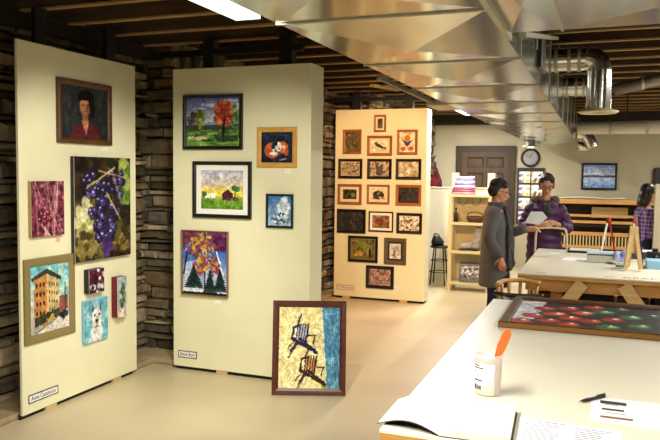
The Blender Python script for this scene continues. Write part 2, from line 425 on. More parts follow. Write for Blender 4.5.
# ================================================================== DISPLAY PANELS
def display_panel(label, loc, rz, thick, posts, rod=None, feet=(.2, .95)):
    t = thing('gallery_partition', label, 'display partition', loc, rz)
    obj('board', bx(0, 1.22, 0, thick, .095, 2.535), M_panel, t, bevel=.002)
    obj('gap_shade_block', bx(.01, 1.2, .03, max(thick-.03, .09), G, .0945), M_dark, t)  # dark block stands in for the shade in the gap under the board
    for f in feet: obj('foot_block', bx(f, f+.1, .008, .028, G, .094), M_pine, t)
    for x0, x1, y0, z1 in posts: obj('hanger_post', bx(x0, x1, y0, y0+(.09 if thick > .05 else .03), 2.535 if thick > .05 else 1.9, z1), M_black, t)
    if rod: obj('hanger_rail', bx(rod[0], rod[1], rod[2], rod[2]+.05, 2.655, 2.70), M_black, t)
    return t
X1, Y1, X2, Y2, X3, Y3 = -3.476, 3.521, -3.276, 4.971, -3.259, 8.726
display_panel('thin cream display panel nearest the camera with a dark portrait at its top', (X1, Y1, 0), PI/2, .02,
              ((.18, .29, .021, 2.78), (.9, 1.01, .021, 2.78)), feet=(.22, .93))
display_panel('thick cream display panel with five paintings, autumn trees at its upper left', (X2, Y2, 0), 0, .25,
              ((.235, .325, .08, 2.78), (.91, 1.02, .08, 2.78)), rod=(-.2, 1.1, .1), feet=(.4, ))
display_panel('far display panel in warm light with sixteen small framed pictures', (X3, Y3, 0), 0, .235,
              ((.2, .31, .08, 2.78), (.9, 1.01, .08, 2.78)), rod=(-.2, 1.1, .1), feet=(.12, .9))

def _near(v, c, k): return c+(v-c)*k      # the face of a picture stands proud of the board
def on1(u0, u1, z0, z1, d=.002):
    k = 1+d/X1; a_, b_ = (Y1+u0)*k, (Y1+u1)*k; z0, z1 = _near(z0, CAMH, k), _near(z1, CAMH, k)
    return (X1-.0005, (a_+b_)/2, z0), PI/2, b_-a_, z1-z0
def _onx(X, Y, u0, u1, z0, z1, d):
    k = 1-d/Y; a_, b_ = (X+u0)*k, (X+u1)*k; z0, z1 = _near(z0, CAMH, k), _near(z1, CAMH, k)
    return ((a_+b_)/2, Y+.0005, z0), 0, b_-a_, z1-z0
def on2(u0, u1, z0, z1, d=.014): return _onx(X2, Y2, u0, u1, z0, z1, d)
def on3(u0, u1, z0, z1, d=.022): return _onx(X3, Y3, u0, u1, z0, z1, d)

# ---- panel one
cv = Cv(80, 96, (46, 48, 52)); cv.grad(0, 1, (52, 58, 62), (40, 40, 46)); cv.blobs(60, 0, 1, 0, 1, .04, .12, [(66, 72, 74), (44, 46, 52), (56, 60, 62)], .5, rot=0)
cv.ell(.52, .22, .17, .17, (12, 10, 10)); cv.ell(.5, .38, .12, .17, (176, 118, 84)); cv.ell(.46, .3, .06, .05, (196, 138, 96), .8); cv.ell(.56, .42, .05, .1, (120, 66, 46), .7)
cv.poly([(.44, .5), (.56, .5), (.56, .7), (.44, .7)], (160, 98, 68)); cv.poly([(.18, 1), (.24, .82), (.42, .68), (.58, .68), (.78, .8), (.84, 1)], (98, 32, 42)); cv.ell(.66, .45, .06, .14, (30, 22, 24))
cv.poly([(.42, .66), (.58, .66), (.52, .93)], (192, 126, 86)); cv.ell(.5, .17, .15, .09, (14, 12, 12)); cv.ell(.63, .3, .05, .17, (14, 12, 12))
cv.line((.45, .35), (.49, .35), .02, (40, 20, 18)); cv.line((.54, .35), (.58, .35), .02, (40, 20, 18)); cv.line((.48, .48), (.54, .48), .02, (140, 40, 36)); cv.noise(6)
loc, rz, W_, H_ = on1(.340, .904, 1.897, 2.342)
framed('painting', 'dark brown-framed portrait of a sitter in a maroon top, highest on the nearest panel', cv, W_, H_, loc, rz, mat('dark_brown_frame', (66, 40, 20), .45, scale=20, col2=(98, 62, 32)), .04, .03)

cv = Cv(44, 62, (120, 48, 72)); cv.blobs(260, 0, 1, 0, 1, .05, .05, [(150, 60, 88), (90, 24, 50), (180, 110, 130), (70, 16, 36), (126, 50, 60)], .8)
for i in range(9): cv.line((cv.r.uniform(0, 1), 0), (cv.r.uniform(0, 1), 1), .03, (206, 160, 170), .5)
for x, y in ((.3, .6), (.4, .66), (.5, .58), (.42, .75), (.55, .7), (.32, .8), (.25, .7)): cv.ell(x, y, .07, .055, (110, 14, 40)); cv.ell(x-.02, y-.02, .02, .015, (230, 150, 170))
cv.line((.3, .8), (.55, 1), .03, (214, 180, 176)); cv.line((.72, .1), (.68, 1), .06, (196, 130, 130), .8); cv.line((.8, 0), (.76, .5), .05, (220, 190, 200), .7); cv.noise(12)
loc, rz, W_, H_ = on1(.104, .407, 1.262, 1.633, .03)
wrapped('painting', 'small unframed canvas in reds and pinks showing red berries, left of the grapes', cv, W_, H_, loc, rz, mat('raw_canvas_edge', (176, 150, 96), .8))

cv = Cv(84, 104, (52, 36, 26)); cv.blobs(300, 0, 1, 0, 1, .07, .05, [(60, 30, 34), (82, 60, 34), (34, 44, 22), (110, 92, 40), (40, 22, 38), (30, 20, 18)], .8)
cv.cloud(.9, .25, .12, .22, 60, .06, [(112, 150, 60), (80, 120, 40), (160, 176, 84)]); cv.cloud(.16, .62, .14, .2, 60, .06, [(190, 184, 130), (140, 140, 70), (210, 206, 160)])
cv.cloud(.25, .85, .25, .12, 60, .05, [(120, 110, 50), (70, 60, 24), (146, 130, 70)]); cv.cloud(.82, .8, .15, .15, 50, .05, [(150, 126, 56), (90, 80, 30), (60, 50, 24)])
for i in range(95):
    a = cv.r.uniform(0, 1); x = .12+.7*cv.r.uniform(0, 1); y = .14+.68*a; x = .52+(x-.48)*(1.15-.8*a)
    cv.ell(x, y, .056, .047, (24, 14, 44)); cv.ell(x-.006, y-.005, .044, .037, [(58, 44, 110), (74, 58, 132), (42, 30, 84), (88, 72, 150)][cv.r.randint(4)], 1); cv.ell(x-.015, y-.015, .014, .011, (190, 184, 226), .9)
cv.line((.2, .3), (.7, .1), .022, (190, 176, 96)); cv.line((.4, .13), (.9, .2), .018, (180, 166, 90)); cv.line((.55, .35), (.8, .62), .02, (176, 166, 90)); cv.line((.68, .2), (.8, .42), .018, (160, 150, 80))
cv.cloud(.56, .88, .08, .1, 14, .04, [(84, 50, 140), (60, 40, 110)]); cv.noise(10)
loc, rz, W_, H_ = on1(.512, 1.150, 1.047, 1.807, .035)
wrapped('painting', 'large unframed canvas of dark purple grapes hanging on the vine', cv, W_, H_, loc, rz, mat('dark_canvas_edge', (40, 34, 22), .7), .035)

cv = Cv(58, 76, (110, 190, 204)); cv.grad(0, .5, (84, 176, 196), (190, 214, 200)); cv.grad(.5, 1, (200, 214, 200), (176, 170, 160)); cv.blobs(40, .3, 1, 0, .5, .1, .04, [(150, 206, 210), (214, 220, 200), (100, 180, 196)], .5)
cv.poly([(.1, .18), (.42, .12), (.42, .95), (.08, .82)], (196, 132, 66)); cv.poly([(.42, .1), (.74, .24), (.72, .78), (.42, .82)], (206, 180, 120)); cv.poly([(.02, .17), (.42, .05), (.8, .2), (.78, .26), (.42, .13), (.04, .22)], (60, 66, 66))
for r in range(4):
    for c_ in range(3): cv.ell(.16+c_*.09, .28+r*.14, .025, .035, (60, 40, 34)); 
    for c_ in range(4): cv.ell(.48+c_*.065, .28+r*.13+c_*.012, .018, .032, (96, 70, 54))
cv.poly([(.74, .5), (.96, .5), (.96, .72), (.74, .76)], (150, 84, 74)); cv.poly([(.1, .76), (.74, .68), (.74, .8), (.1, .9)], (66, 70, 50)); cv.cloud(.45, .78, .22, .05, 20, .04, [(214, 176, 60), (70, 60, 40), (40, 60, 40)])
cv.poly([(.1, 1), (1, .74), (1, 1)], (206, 200, 190)); cv.cloud(.84, .8, .12, .04, 22, .04, [(30, 34, 46), (60, 70, 84)]); cv.line((.14, .98), (.7, .82), .02, (90, 88, 90)); cv.line((.9, .3), (.9, .8), .02, (60, 70, 70)); cv.noise(9)
loc, rz, W_, H_ = on1(.021, .491, .557, 1.122)
framed('painting', 'street painting of a tall orange corner building under a turquoise sky, olive surround', cv, W_, H_, loc, rz, M_olivef, .055, .02)

cv = Cv(22, 24, (70, 20, 50)); cv.blobs(40, 0, 1, 0, 1, .12, .1, [(226, 226, 226), (60, 16, 40), (120, 30, 70), (30, 20, 30)], .9)
cv.noise(8); loc, rz, W_, H_ = on1(.659, .825, .800, .977, .05)
wrapped('painting', 'tiny black-edged square canvas with white and plum blobs, above the pale blue animal picture', cv, W_, H_, loc, rz, mat('black_canvas_edge', (24, 16, 22), .6), .05)
cv = Cv(40, 48, (96, 176, 206)); cv.blobs(50, 0, 1, 0, 1, .12, .1, [(130, 196, 220), (80, 160, 196), (170, 214, 226)], .6)
cv.poly([(.32, .3), (.36, .08), (.44, .3)], (90, 80, 86)); cv.poly([(.62, .3), (.7, .06), (.74, .3)], (90, 80, 86)); cv.ell(.52, .42, .2, .2, (224, 222, 224)); cv.ell(.53, .78, .24, .28, (228, 228, 230)); cv.ell(.53, .53, .1, .12, (196, 190, 196))
cv.ell(.44, .38, .04, .035, (30, 26, 30)); cv.ell(.63, .38, .04, .035, (30, 26, 30)); cv.ell(.53, .52, .06, .045, (40, 34, 40)); cv.line((.53, .52), (.53, .64), .03, (50, 46, 52)); cv.line((.45, .66), (.62, .66), .03, (70, 64, 70)); cv.cloud(.5, .9, .2, .08, 12, .05, [(196, 206, 220), (240, 240, 240)]); cv.noise(8)
loc, rz, W_, H_ = on1(.602, .867, .436, .753, .028)
wrapped('painting', 'pale blue canvas with a white pointy-eared animal head', cv, W_, H_, loc, rz, mat('blue_canvas_edge', (120, 180, 200), .7), .025)
cv = Cv(16, 44, (150, 170, 160)); cv.grad(0, 1, (150, 176, 186), (196, 190, 180)); cv.cloud(.5, .45, .25, .3, 30, .14, [(70, 104, 80), (110, 130, 100), (50, 70, 60)]); cv.blobs(8, .2, .8, .7, 1, .2, .04, [(200, 150, 160), (230, 230, 226)], .8); cv.noise(8)
loc, rz, W_, H_ = on1(.985, 1.095, .563, .879, .06)
wrapped('painting', 'narrow upright canvas with deep red edges and a green plant', cv, W_, H_, loc, rz, mat('red_canvas_edge', (104, 16, 30), .5), .06)

# ---- panel two
cv = Cv(80, 72, (120, 150, 200)); cv.grad(0, .5, (84, 100, 184), (196, 206, 224)); cv.blobs(30, 0, 1, .05, .5, .12, .03, [(226, 228, 236), (150, 164, 210), (96, 108, 190)], .7, rot=0)
cv.grad(.58, 1, (60, 96, 50), (104, 156, 66)); cv.blobs(60, 0, 1, .62, 1, .1, .02, [(130, 180, 70), (64, 104, 44), (90, 140, 60), (150, 190, 96)], .7, rot=0)
cv.poly([(0, .56), (1, .54), (1, .66), (0, .66)], (52, 74, 60), .8); cv.cloud(.1, .42, .07, .16, 30, .03, [(84, 72, 64), (110, 90, 84)]); cv.cloud(.26, .45, .08, .22, 50, .03, [(130, 140, 60), (90, 104, 56), (160, 160, 84)])
cv.cloud(.92, .45, .07, .3, 50, .03, [(96, 140, 60), (130, 160, 90), (70, 110, 60)]); cv.line((.72, .4), (.7, .9), .05, (52, 30, 28)); cv.cloud(.7, .32, .17, .27, 180, .035, [(186, 70, 40), (206, 96, 60), (150, 48, 30), (220, 130, 100), (130, 60, 40)])
cv.line((.72, .45), (.7, .9), .035, (40, 24, 24)); cv.poly([(.5, .76), (.98, .8), (.98, .9), (.6, .92)], (40, 66, 36), .8); cv.ell(.28, .84, .13, .04, (214, 200, 140)); cv.ell(.1, .82, .06, .02, (224, 214, 160)); cv.ell(.4, .88, .12, .025, (40, 60, 34)); cv.ell(.5, .74, .1, .03, (150, 196, 80)); cv.noise(9)
loc, rz, W_, H_ = on2(.098, .636, 1.887, 2.324)
framed('painting', 'autumn landscape painting with a red-leaved tree and green lawn in a thin black frame', cv, W_, H_, loc, rz, M_blackf, .028, .03)
cv = Cv(66, 60, (200, 200, 210)); cv.grad(0, .4, (160, 172, 214), (226, 206, 170)); cv.grad(.4, .66, (232, 206, 120), (236, 214, 60)); cv.grad(.66, 1, (170, 190, 60), (90, 150, 40)); cv.blobs(24, 0, 1, 0, .4, .12, .04, [(176, 180, 216), (214, 200, 206), (230, 214, 180)], .6)
cv.poly([(.5, .6), (.64, .48), (.76, .6), (.76, .76), (.5, .76)], (90, 34, 56)); cv.poly([(.62, .7), (.9, .7), (.9, .78), (.62, .78)], (96, 60, 90)); cv.cloud(.82, .46, .08, .07, 26, .03, [(50, 120, 70), (80, 140, 70)]); cv.line((.82, .5), (.8, .7), .02, (60, 60, 40))
for x in (.14, .2, .27, .33): cv.ell(x, .66, .035, .07, (236, 236, 240)); cv.line((x-.02, .74), (x+.02, .74), .015, (90, 96, 110))
cv.cloud(.06, .62, .05, .06, 14, .03, [(60, 110, 60)]); cv.blobs(80, 0, 1, .76, 1, .02, .06, [(70, 130, 36), (140, 180, 50), (100, 160, 44)], .7, rot=.1); cv.noise(7)
loc, rz, W_, H_ = on2(.188, .716, 1.339, 1.793)
framed('painting', 'yellow sunset farm picture with a maroon barn, white mat and wide black frame', cv, W_, H_, loc, rz, M_blackf, .03, .03, .042, M_white)
cv = Cv(46, 42, (34, 42, 66)); cv.blobs(60, 0, 1, 0, 1, .1, .05, [(30, 36, 60), (50, 64, 92), (24, 28, 46)], .7); cv.ell(.34, .6, .24, .26, (206, 92, 46)); cv.ell(.66, .5, .2, .2, (212, 98, 50)); cv.ell(.8, .66, .08, .12, (200, 86, 44)); cv.ell(.46, .5, .12, .2, (34, 40, 62)); cv.ell(.55, .48, .1, .16, (226, 226, 226)); cv.ell(.4, .7, .13, .06, (232, 222, 214)); cv.ell(.48, .38, .04, .08, (24, 24, 30)); cv.cloud(.6, .55, .22, .16, 16, .04, [(232, 150, 100), (170, 60, 30), (226, 226, 226)])
cv.line((.6, .92), (.8, .87), .03, (190, 196, 200)); cv.line((.3, .06), (.9, .12), .03, (90, 110, 130), .5); cv.noise(8)
loc, rz, W_, H_ = on2(.764, 1.102, 1.749, 2.058)
framed('painting', 'orange curled fox picture on dark blue in a wide flat gold frame', cv, W_, H_, loc, rz, mat('flat_gold_frame', (196, 146, 60), .5, scale=24, col2=(212, 166, 80)), .037, .02)
cv = Cv(30, 38, (96, 150, 206)); cv.grad(0, 1, (64, 120, 190), (150, 190, 224)); cv.cloud(.68, .35, .25, .3, 40, .08, [(226, 236, 244), (190, 214, 236)], .8); cv.cloud(.5, .8, .4, .15, 40, .06, [(226, 236, 244), (70, 90, 120), (170, 200, 226)], .8); cv.blobs(14, .3, .8, .55, .95, .03, .06, [(40, 50, 70)], .8); cv.noise(8)
loc, rz, W_, H_ = on2(.846, 1.076, 1.279, 1.544)
framed('painting', 'small icy blue picture in a thin black frame', cv, W_, H_, loc, rz, M_blackf, .018, .025)
cv = Cv(66, 84, (60, 90, 190)); cv.grad(0, .3, (120, 60, 110), (60, 80, 190)); cv.grad(.3, 1, (50, 96, 206), (206, 220, 240)); cv.poly([(.05, .5), (.35, .45), (.35, 1), (0, 1)], (206, 218, 240), .6); cv.poly([(.5, .7), (.6, .4), (1, .9), (1, 1), (.5, 1)], (190, 206, 240), .5)
cv.line((.12, .25), (.02, .68), .035, (20, 26, 50)); cv.line((.16, .22), (.06, .3), .02, (226, 226, 236)); cv.line((.52, 0), (.5, 1), .03, (24, 20, 30)); cv.line((.54, 0), (.53, .9), .015, (236, 232, 240)); cv.line((.72, .2), (.93, .72), .04, (236, 238, 244)); cv.line((.7, .2), (.9, .72), .015, (20, 20, 40))
cv.cloud(.86, .1, .2, .16, 60, .06, [(110, 40, 96), (84, 30, 80), (140, 60, 120)]); cv.cloud(.1, .08, .15, .1, 30, .05, [(150, 60, 70), (100, 40, 90)]); cv.cloud(.42, .22, .32, .2, 120, .035, [(206, 150, 40), (196, 176, 60), (150, 60, 60), (110, 50, 100), (220, 200, 80), (176, 80, 50)])
cv.cloud(.4, .55, .15, .12, 60, .035, [(226, 190, 50), (196, 80, 60), (150, 60, 110)]); cv.cloud(.68, .54, .14, .14, 50, .035, [(150, 50, 90), (120, 40, 100), (200, 160, 60)])
for tx, w_, h0 in ((.25, .3, .56), (.62, .2, .62), (.85, .22, .6)):
    for i in range(9): cv.poly([(tx, h0-.04+i*.035), (tx+w_*(i+2)/11, h0+.05+i*.037), (tx-w_*(i+2)/11, h0+.05+i*.037)], [(22, 46, 48), (14, 30, 36), (34, 64, 60)][i % 3], .85)
cv.poly([(0, .96), (1, .96), (1, 1), (0, 1)], (20, 30, 40)); cv.noise(10)
loc, rz, W_, H_ = on2(.079, .511, .697, 1.232)
framed('painting', 'vivid blue forest painting with dark firs and purple and yellow leaves, thin wooden edge', cv, W_, H_, loc, rz, mat('thin_wood_edge', (134, 100, 60), .6), .011, .03)

# ---- panel three
def sepia(wd, h_, cols, n=160, bg=(190, 170, 140), r_=.05):
    c = Cv(wd, h_, bg); c.blobs(n, 0, 1, 0, 1, r_, r_, cols, .7); c.noise(10); return c
def p3(label, cv, rect, fm, fw, mw=0, mm=None, **k):
    loc, rz, W_, H_ = on3(*rect); framed('framed_picture', label, cv, W_, H_, loc, rz, fm, fw, .022, mw, mm, group='small framed pictures on the far panel', cat='picture', **k)
M_cream = mat('cream_mat_board', (226, 212, 184), .8)
p3('tiny brown-framed picture alone at the top of the far panel', sepia(12, 16, [(60, 50, 46), (120, 110, 100), (90, 60, 50)], 20, (110, 96, 84), .15), (.520, .681, 2.246, 2.464), M_oakf, .024, .022, M_cream)
p3('upright brown-framed picture in muddy olive tones, top left of the far panel', sepia(24, 30, [(120, 104, 70), (90, 80, 56), (150, 130, 96), (80, 60, 44)], 60, (110, 96, 66), .08), (.101, .352, 1.966, 2.281), M_oakf, .03)
cv = Cv(30, 22, (222, 212, 186)); cv.ell(.45, .5, .26, .14, (66, 74, 34), rot=.5); cv.ell(.28, .3, .11, .12, (80, 90, 40)); cv.poly([(.6, .55), (.95, .72), (.9, .8), (.55, .7)], (56, 56, 30)); cv.poly([(.18, .25), (.08, .22), (.2, .33)], (190, 140, 60)); cv.line((.2, .8), (.9, .85), .03, (150, 160, 90)); cv.noise(6)
p3('brown-framed picture of a green bird lying across a pale sheet', cv, (.434, .767, 1.943, 2.199), M_oakf, .034, .022, M_cream)
cv = Cv(26, 32, (226, 212, 184)); cv.poly([(.1, .35), (.5, .5), (.9, .35), (.6, .65), (.5, .75), (.4, .65)], (76, 56, 130)); cv.ell(.5, .3, .2, .16, (226, 120, 36)); cv.ell(.25, .82, .16, .11, (206, 90, 30)); cv.ell(.75, .82, .16, .11, (206, 90, 30)); cv.line((.2, .1), (.5, .02), .04, (190, 170, 140)); cv.line((.8, .1), (.5, .02), .04, (190, 170, 140)); cv.noise(6)
p3('brown-framed picture with an orange ball over purple wings, top right of the far panel', cv, (.829, 1.097, 1.956, 2.273), M_oakf, .032)
bw = [(90, 80, 72), (206, 190, 164), (120, 104, 90), (60, 52, 48), (180, 164, 140)]
p3('black-framed mottled grey-brown drawing, left of the black-framed row of three', sepia(30, 22, bw, 150), (.042, .370, 1.645, 1.901), M_blackf, .036, .006, M_cream)
cv = sepia(30, 22, bw, 120); cv.poly([(.3, .1), (.5, .4), (.7, .1), (.65, .9), (.35, .9)], (50, 40, 40), .6)
p3('black-framed drawing with a dark V-shaped figure, middle of the row of three', cv, (.439, .765, 1.644, 1.903), M_blackf, .036)
cv = sepia(30, 22, [(190, 170, 140), (160, 140, 110), (210, 196, 170), (130, 110, 90)], 120, (200, 182, 150)); cv.ell(.52, .62, .12, .2, (232, 226, 210), .8)
p3('black-framed pale tan drawing, right of the black-framed row of three', cv, (.820, 1.152, 1.642, 1.904), M_blackf, .036)
cv = sepia(26, 20, [(60, 70, 40), (90, 104, 60), (40, 44, 30), (80, 60, 40)], 60, (70, 76, 50), .1); cv.ell(.75, .6, .15, .22, (160, 170, 60), .8)
p3('brown-framed dark green picture with a bright yellow-green patch and cream mat', cv, (.038, .366, 1.306, 1.572), M_oakf, .034, .035, M_cream)
cv = Cv(28, 20, (222, 206, 176)); cv.cloud(.5, .55, .36, .3, 30, .08, [(40, 36, 34), (70, 60, 50), (90, 76, 60)]); cv.line((.1, .9), (.9, .85), .04, (90, 80, 60)); cv.noise(6)
p3('brown-framed picture with black figures on a cream ground', cv, (.440, .743, 1.321, 1.571), M_oakf, .026, .025, M_cream)
cv = sepia(30, 22, [(50, 46, 44), (74, 66, 60), (36, 34, 36), (96, 80, 66)], 100, (56, 50, 48)); cv.poly([(.1, .85), (.9, .6), (.95, .9)], (90, 74, 60), .5)
p3('orange-brown framed almost black picture at the right of the fourth row', cv, (.826, 1.158, 1.312, 1.577), mat('orange_wood_frame', (160, 90, 40), .45, var=.12), .034)
cv = sepia(34, 26, [(50, 50, 50), (74, 66, 62), (34, 36, 38), (90, 82, 76)], 100, (52, 50, 50)); cv.line((.6, 0), (.62, 1), .04, (120, 110, 104), .6); cv.line((.3, .2), (.3, .8), .03, (110, 80, 70), .6)
p3('large black-framed very dark picture at the left of the fifth row', cv, (.032, .427, .930, 1.244), M_blackf, .036)
cv = sepia(28, 22, [(150, 80, 60), (110, 60, 50), (190, 150, 110), (120, 120, 60)], 80, (150, 110, 80), .08); cv.ell(.45, .5, .24, .28, (120, 40, 40), .6)
p3('thin black-framed picture with a dark red shape in a white mat', cv, (.469, .798, .963, 1.225), M_blackf, .018, .03, M_white)
cv = sepia(30, 22, [(40, 34, 34), (236, 226, 206), (160, 150, 134), (236, 226, 206), (80, 60, 50)], 120, (220, 206, 180))
p3('black-framed strongly speckled black and white picture at the right of the fifth row', cv, (.842, 1.175, .955, 1.217), M_blackf, .036)
cv = sepia(36, 28, [(130, 124, 60), (104, 96, 44), (150, 140, 80), (90, 76, 40)], 90, (120, 112, 56), .08); cv.cloud(.3, .7, .15, .15, 20, .06, [(190, 160, 50)]); cv.ell(.5, .3, .16, .2, (120, 150, 50), .7); cv.poly([(.76, .5), (.84, .3), (.86, .9), (.76, .9)], (50, 34, 24))
p3('black-framed olive and yellow painting at the left of the sixth row', cv, (.191, .598, .556, .898), M_blackf, .034, .012, mat('olive_liner', (120, 112, 70), .8))
cv = Cv(14, 18, (214, 206, 196)); cv.line((.3, .8), (.7, .2), .12, (60, 80, 70)); cv.line((.3, .3), (.5, .9), .1, (110, 104, 110)); cv.ell(.6, .3, .2, .15, (150, 150, 160)); cv.noise(8)
p3('small pale picture in a wide grey-brown frame at the right of the sixth row', cv, (.684, .977, .550, .889), mat('grey_brown_frame', (84, 70, 50), .6, var=.1), .05, .022, mat('black_mat_board', (30, 26, 26), .7))
cv = sepia(36, 26, [(190, 160, 150), (120, 80, 76), (160, 110, 100), (214, 190, 176), (90, 60, 60)], 240, (150, 112, 104), .04)
p3('dark-framed dusty pink dotted picture, lowest on the far panel', cv, (.443, .819, .223, .519), M_blackf, .042)

# name signs and price tags
def sign(label, s, loc, rz, w_, h_, size, border):
    t = thing('name_sign', label, 'sign', loc, rz)
    obj('card', bx(-w_/2, w_/2, -.003, 0, 0, h_), M_white, t)
    bm = bmesh.new(); frame_ring(bm, w_, h_, .006, .0045, prof=[(0, 0), (0, 1), (1, 1), (1, 0)]); obj('border', bm, border, t)
    text('lettering', s, size, M_ink, t, (0, -.0035, h_/2), width=w_*.82)
sign('white name card at the lower left of the nearest display panel', 'Anne Cassimore', on1(.053, .325, .160, .214, .003)[0], PI/2, .272, .056, .042, M_ink)
sign('white name card at the lower left of the thick middle display panel', 'Anne Bury', on2(.045, .221, .167, .226, .003)[0], 0, .176, .058, .045, M_ink)
sign('pinkish name card at the lower left of the far display panel', 'R. Morrison', on3(.035, .284, .178, .240, .003)[0], 0, .249, .06, .045, mat('pink_border', (170, 120, 110), .6))
def ptag(label, loc, rz, w_=.06, h_=.032, m=M_white):
    tag(obj('price_tag', bx(-w_/2, w_/2, -.002, 0, 0, h_), m, loc=loc, rot=(0, 0, rz)), label, 'price tag', 'price tags beside the paintings')
ptag('white price tag just under the dark portrait', (X1+.0005, Y1+.84, 1.855), PI/2, .08)
ptag('pink price tag just under the red berry canvas', (X1+.0005, Y1+.34, 1.215), PI/2, .04, .03, mat('pink_tag', (236, 170, 160), .6))
ptag('white price tag just under the blue forest painting', (X2+.42, Y2-.0005, .645), 0)
ptag('white price tag just under the gold-framed fox picture', (X2+1.03, Y2-.0005, 1.705), 0, .05, .03)
ptag('white price tag at the lower right of the dusty pink picture', (X3+.87, Y3-.0005, .24), 0, .08, .03)
ptag('white price tag under the pale tan black-framed drawing', (X3+1.11, Y3-.0005, 1.607), 0, .045, .024)
ptag('white price tag under the orange-brown framed black picture', (X3+1.11, Y3-.0005, 1.276), 0, .045, .024)

# leaning beach painting
cv = Cv(110, 142, (246, 234, 168)); cv.blobs(150, 0, .68, 0, 1, .08, .05, [(248, 238, 180), (238, 220, 140), (242, 230, 168), (228, 208, 130)], .5)
cv.poly([(.69, 0), (1, 0), (1, 1), (.78, 1), (.73, .5)], (70, 144, 190))
for i in range(170):
    x = cv.r.uniform(.71, 1); y = cv.r.uniform(0, 1)
    if x > .70+.08*y: cv.line((x, y), (x+.008, y+cv.r.uniform(.04, .12)), .014, [(40, 110, 170), (110, 180, 210), (150, 206, 224), (30, 90, 150), (80, 160, 200)][cv.r.randint(5)], .8)
cv.line((.69, 0), (.745, .5), .02, (244, 238, 214)); cv.line((.745, .5), (.785, 1), .02, (236, 236, 190)); cv.cloud(.76, .96, .03, .04, 12, .02, [(150, 180, 50)])
NV, BR = (34, 30, 86), (72, 44, 28)
def deckchair(c, ox, oy, col, light):
    L = lambda a, b, w_=.028, q=col: c.line((ox+a[0]*1.2, oy+a[1]), (ox+b[0]*1.2, oy+b[1]), w_*1.15, q)
    for i in range(6): L((-.16+.022*i, .30-.02*i), (-.06+.022*i, .16-.01*i), .014, (70, 40, 80))
    L((-.17, .36), (-.05, .18), .02, (90, 50, 60)); L((-.18, .24), (-.06, .12), .02, (90, 50, 70))
    c.poly([(ox-.05, oy-.05), (ox+.1, oy-.02), (ox+.08, oy+.17), (ox-.07, oy+.15)], light)
    for i in range(5): L((-.04+.035*i, -.06), (-.07+.035*i, .16), .016)
    L((-.04, -.06), (.0, -.18)); L((-.1, -.02), (-.12, .12)); L((-.1, -.02), (.0, -.05)); L((-.12, .12), (.22, .29), .045); L((-.02, .12), (.2, .26), .03)
    L((.1, .08), (.2, .08), .02); L((.2, .08), (.17, .18), .02); L((.1, -.03), (.06, .2), .03)
deckchair(cv, .36, .27, NV, (196, 196, 226)); deckchair(cv, .50, .66, BR, (206, 150, 100)); cv.noise(7)
p0, p1 = Vector((-2.222, 4.66, G)), Vector((-1.708, 4.849, G)); dv = p1-p0
framed('beach_painting', 'large dark red-brown framed painting of two deck chairs on sand, standing on the floor', cv, dv.length, .693, ((p0+p1)/2+Vector((0, 0, .004))), 0, M_brownf, .048, .024,
       rot=(math.radians(-9.0), 0, math.atan2(dv.y, dv.x)))

# ================================================================== AIR DUCT
duct = thing('air_duct', 'big silver sheet metal air duct running along the ceiling with branches and round outlet', 'air duct', (-.74, 6, 2.25))
duct.location = (0, 0, 0)
DX0, DX1, DZ0, DZ1 = -1.118, -.365, 2.25, 2.68
def duct_section(x0, x1, y0, y1, z0, z1, dip, parent=duct):
    bm = bmesh.new(); cx, cy, cz = (x0+x1)/2, (y0+y1)/2, (z0+z1)/2
    v = {}
    for i, x in enumerate((x0, x1)):
        for j, y in enumerate((y0, y1)):
            for k, z in enumerate((z0, z1)): v[i, j, k] = bm.verts.new((x, y, z))
    def cross(a, b, c_, d_, ctr):
        m = bm.verts.new(ctr)
        for p, q in ((a, b), (b, c_), (c_, d_), (d_, a)): bm.faces.new((p, q, m))
    cross(v[0, 0, 0], v[1, 0, 0], v[1, 1, 0], v[0, 1, 0], (cx, cy, z0-dip)); cross(v[0, 0, 1], v[1, 0, 1], v[1, 1, 1], v[0, 1, 1], (cx, cy, z1+dip*.4))
    cross(v[0, 0, 0], v[0, 1, 0], v[0, 1, 1], v[0, 0, 1], (x0-dip*.4, cy, cz)); cross(v[1, 0, 0], v[1, 1, 0], v[1, 1, 1], v[1, 0, 1], (x1+dip*.4, cy, cz))
    bm.faces.new((v[0, 0, 0], v[1, 0, 0], v[1, 0, 1], v[0, 0, 1])); bm.faces.new((v[0, 1, 0], v[1, 1, 0], v[1, 1, 1], v[0, 1, 1]))
    return obj('duct_section', bm, M_galv, parent)
def flange(x0, x1, y, z0, z1, t_=.009, h_=.006):
    bm = bmesh.new()
    box(bm, x0-h_, x1+h_, y-t_, y+t_, z0-h_, z0+.002); box(bm, x0-h_, x1+h_, y-t_, y+t_, z1, z1+h_)
    box(bm, x0-h_, x0, y-t_, y+t_, z0, z1); box(bm, x1, x1+h_, y-t_, y+t_, z0, z1)
    obj('seam_flange', bm, M_seam, duct)
seams = [-1.6, -.6, .4, 1.39, 2.38, 3.40, 4.39, 5.37, 6.35, 7.35, 8.35, 9.35, 10.35, 11.4, 12.55]
for i, (a, b) in enumerate(zip(seams, seams[1:])):
    dz = rnd.uniform(.03, .042)
    duct_section(DX0, DX1, a+.003, b-.003, DZ0, DZ1, dz)
    if i: flange(DX0, DX1, a, DZ0, DZ1)
flange(DX0, DX1, seams[-1], DZ0, DZ1)
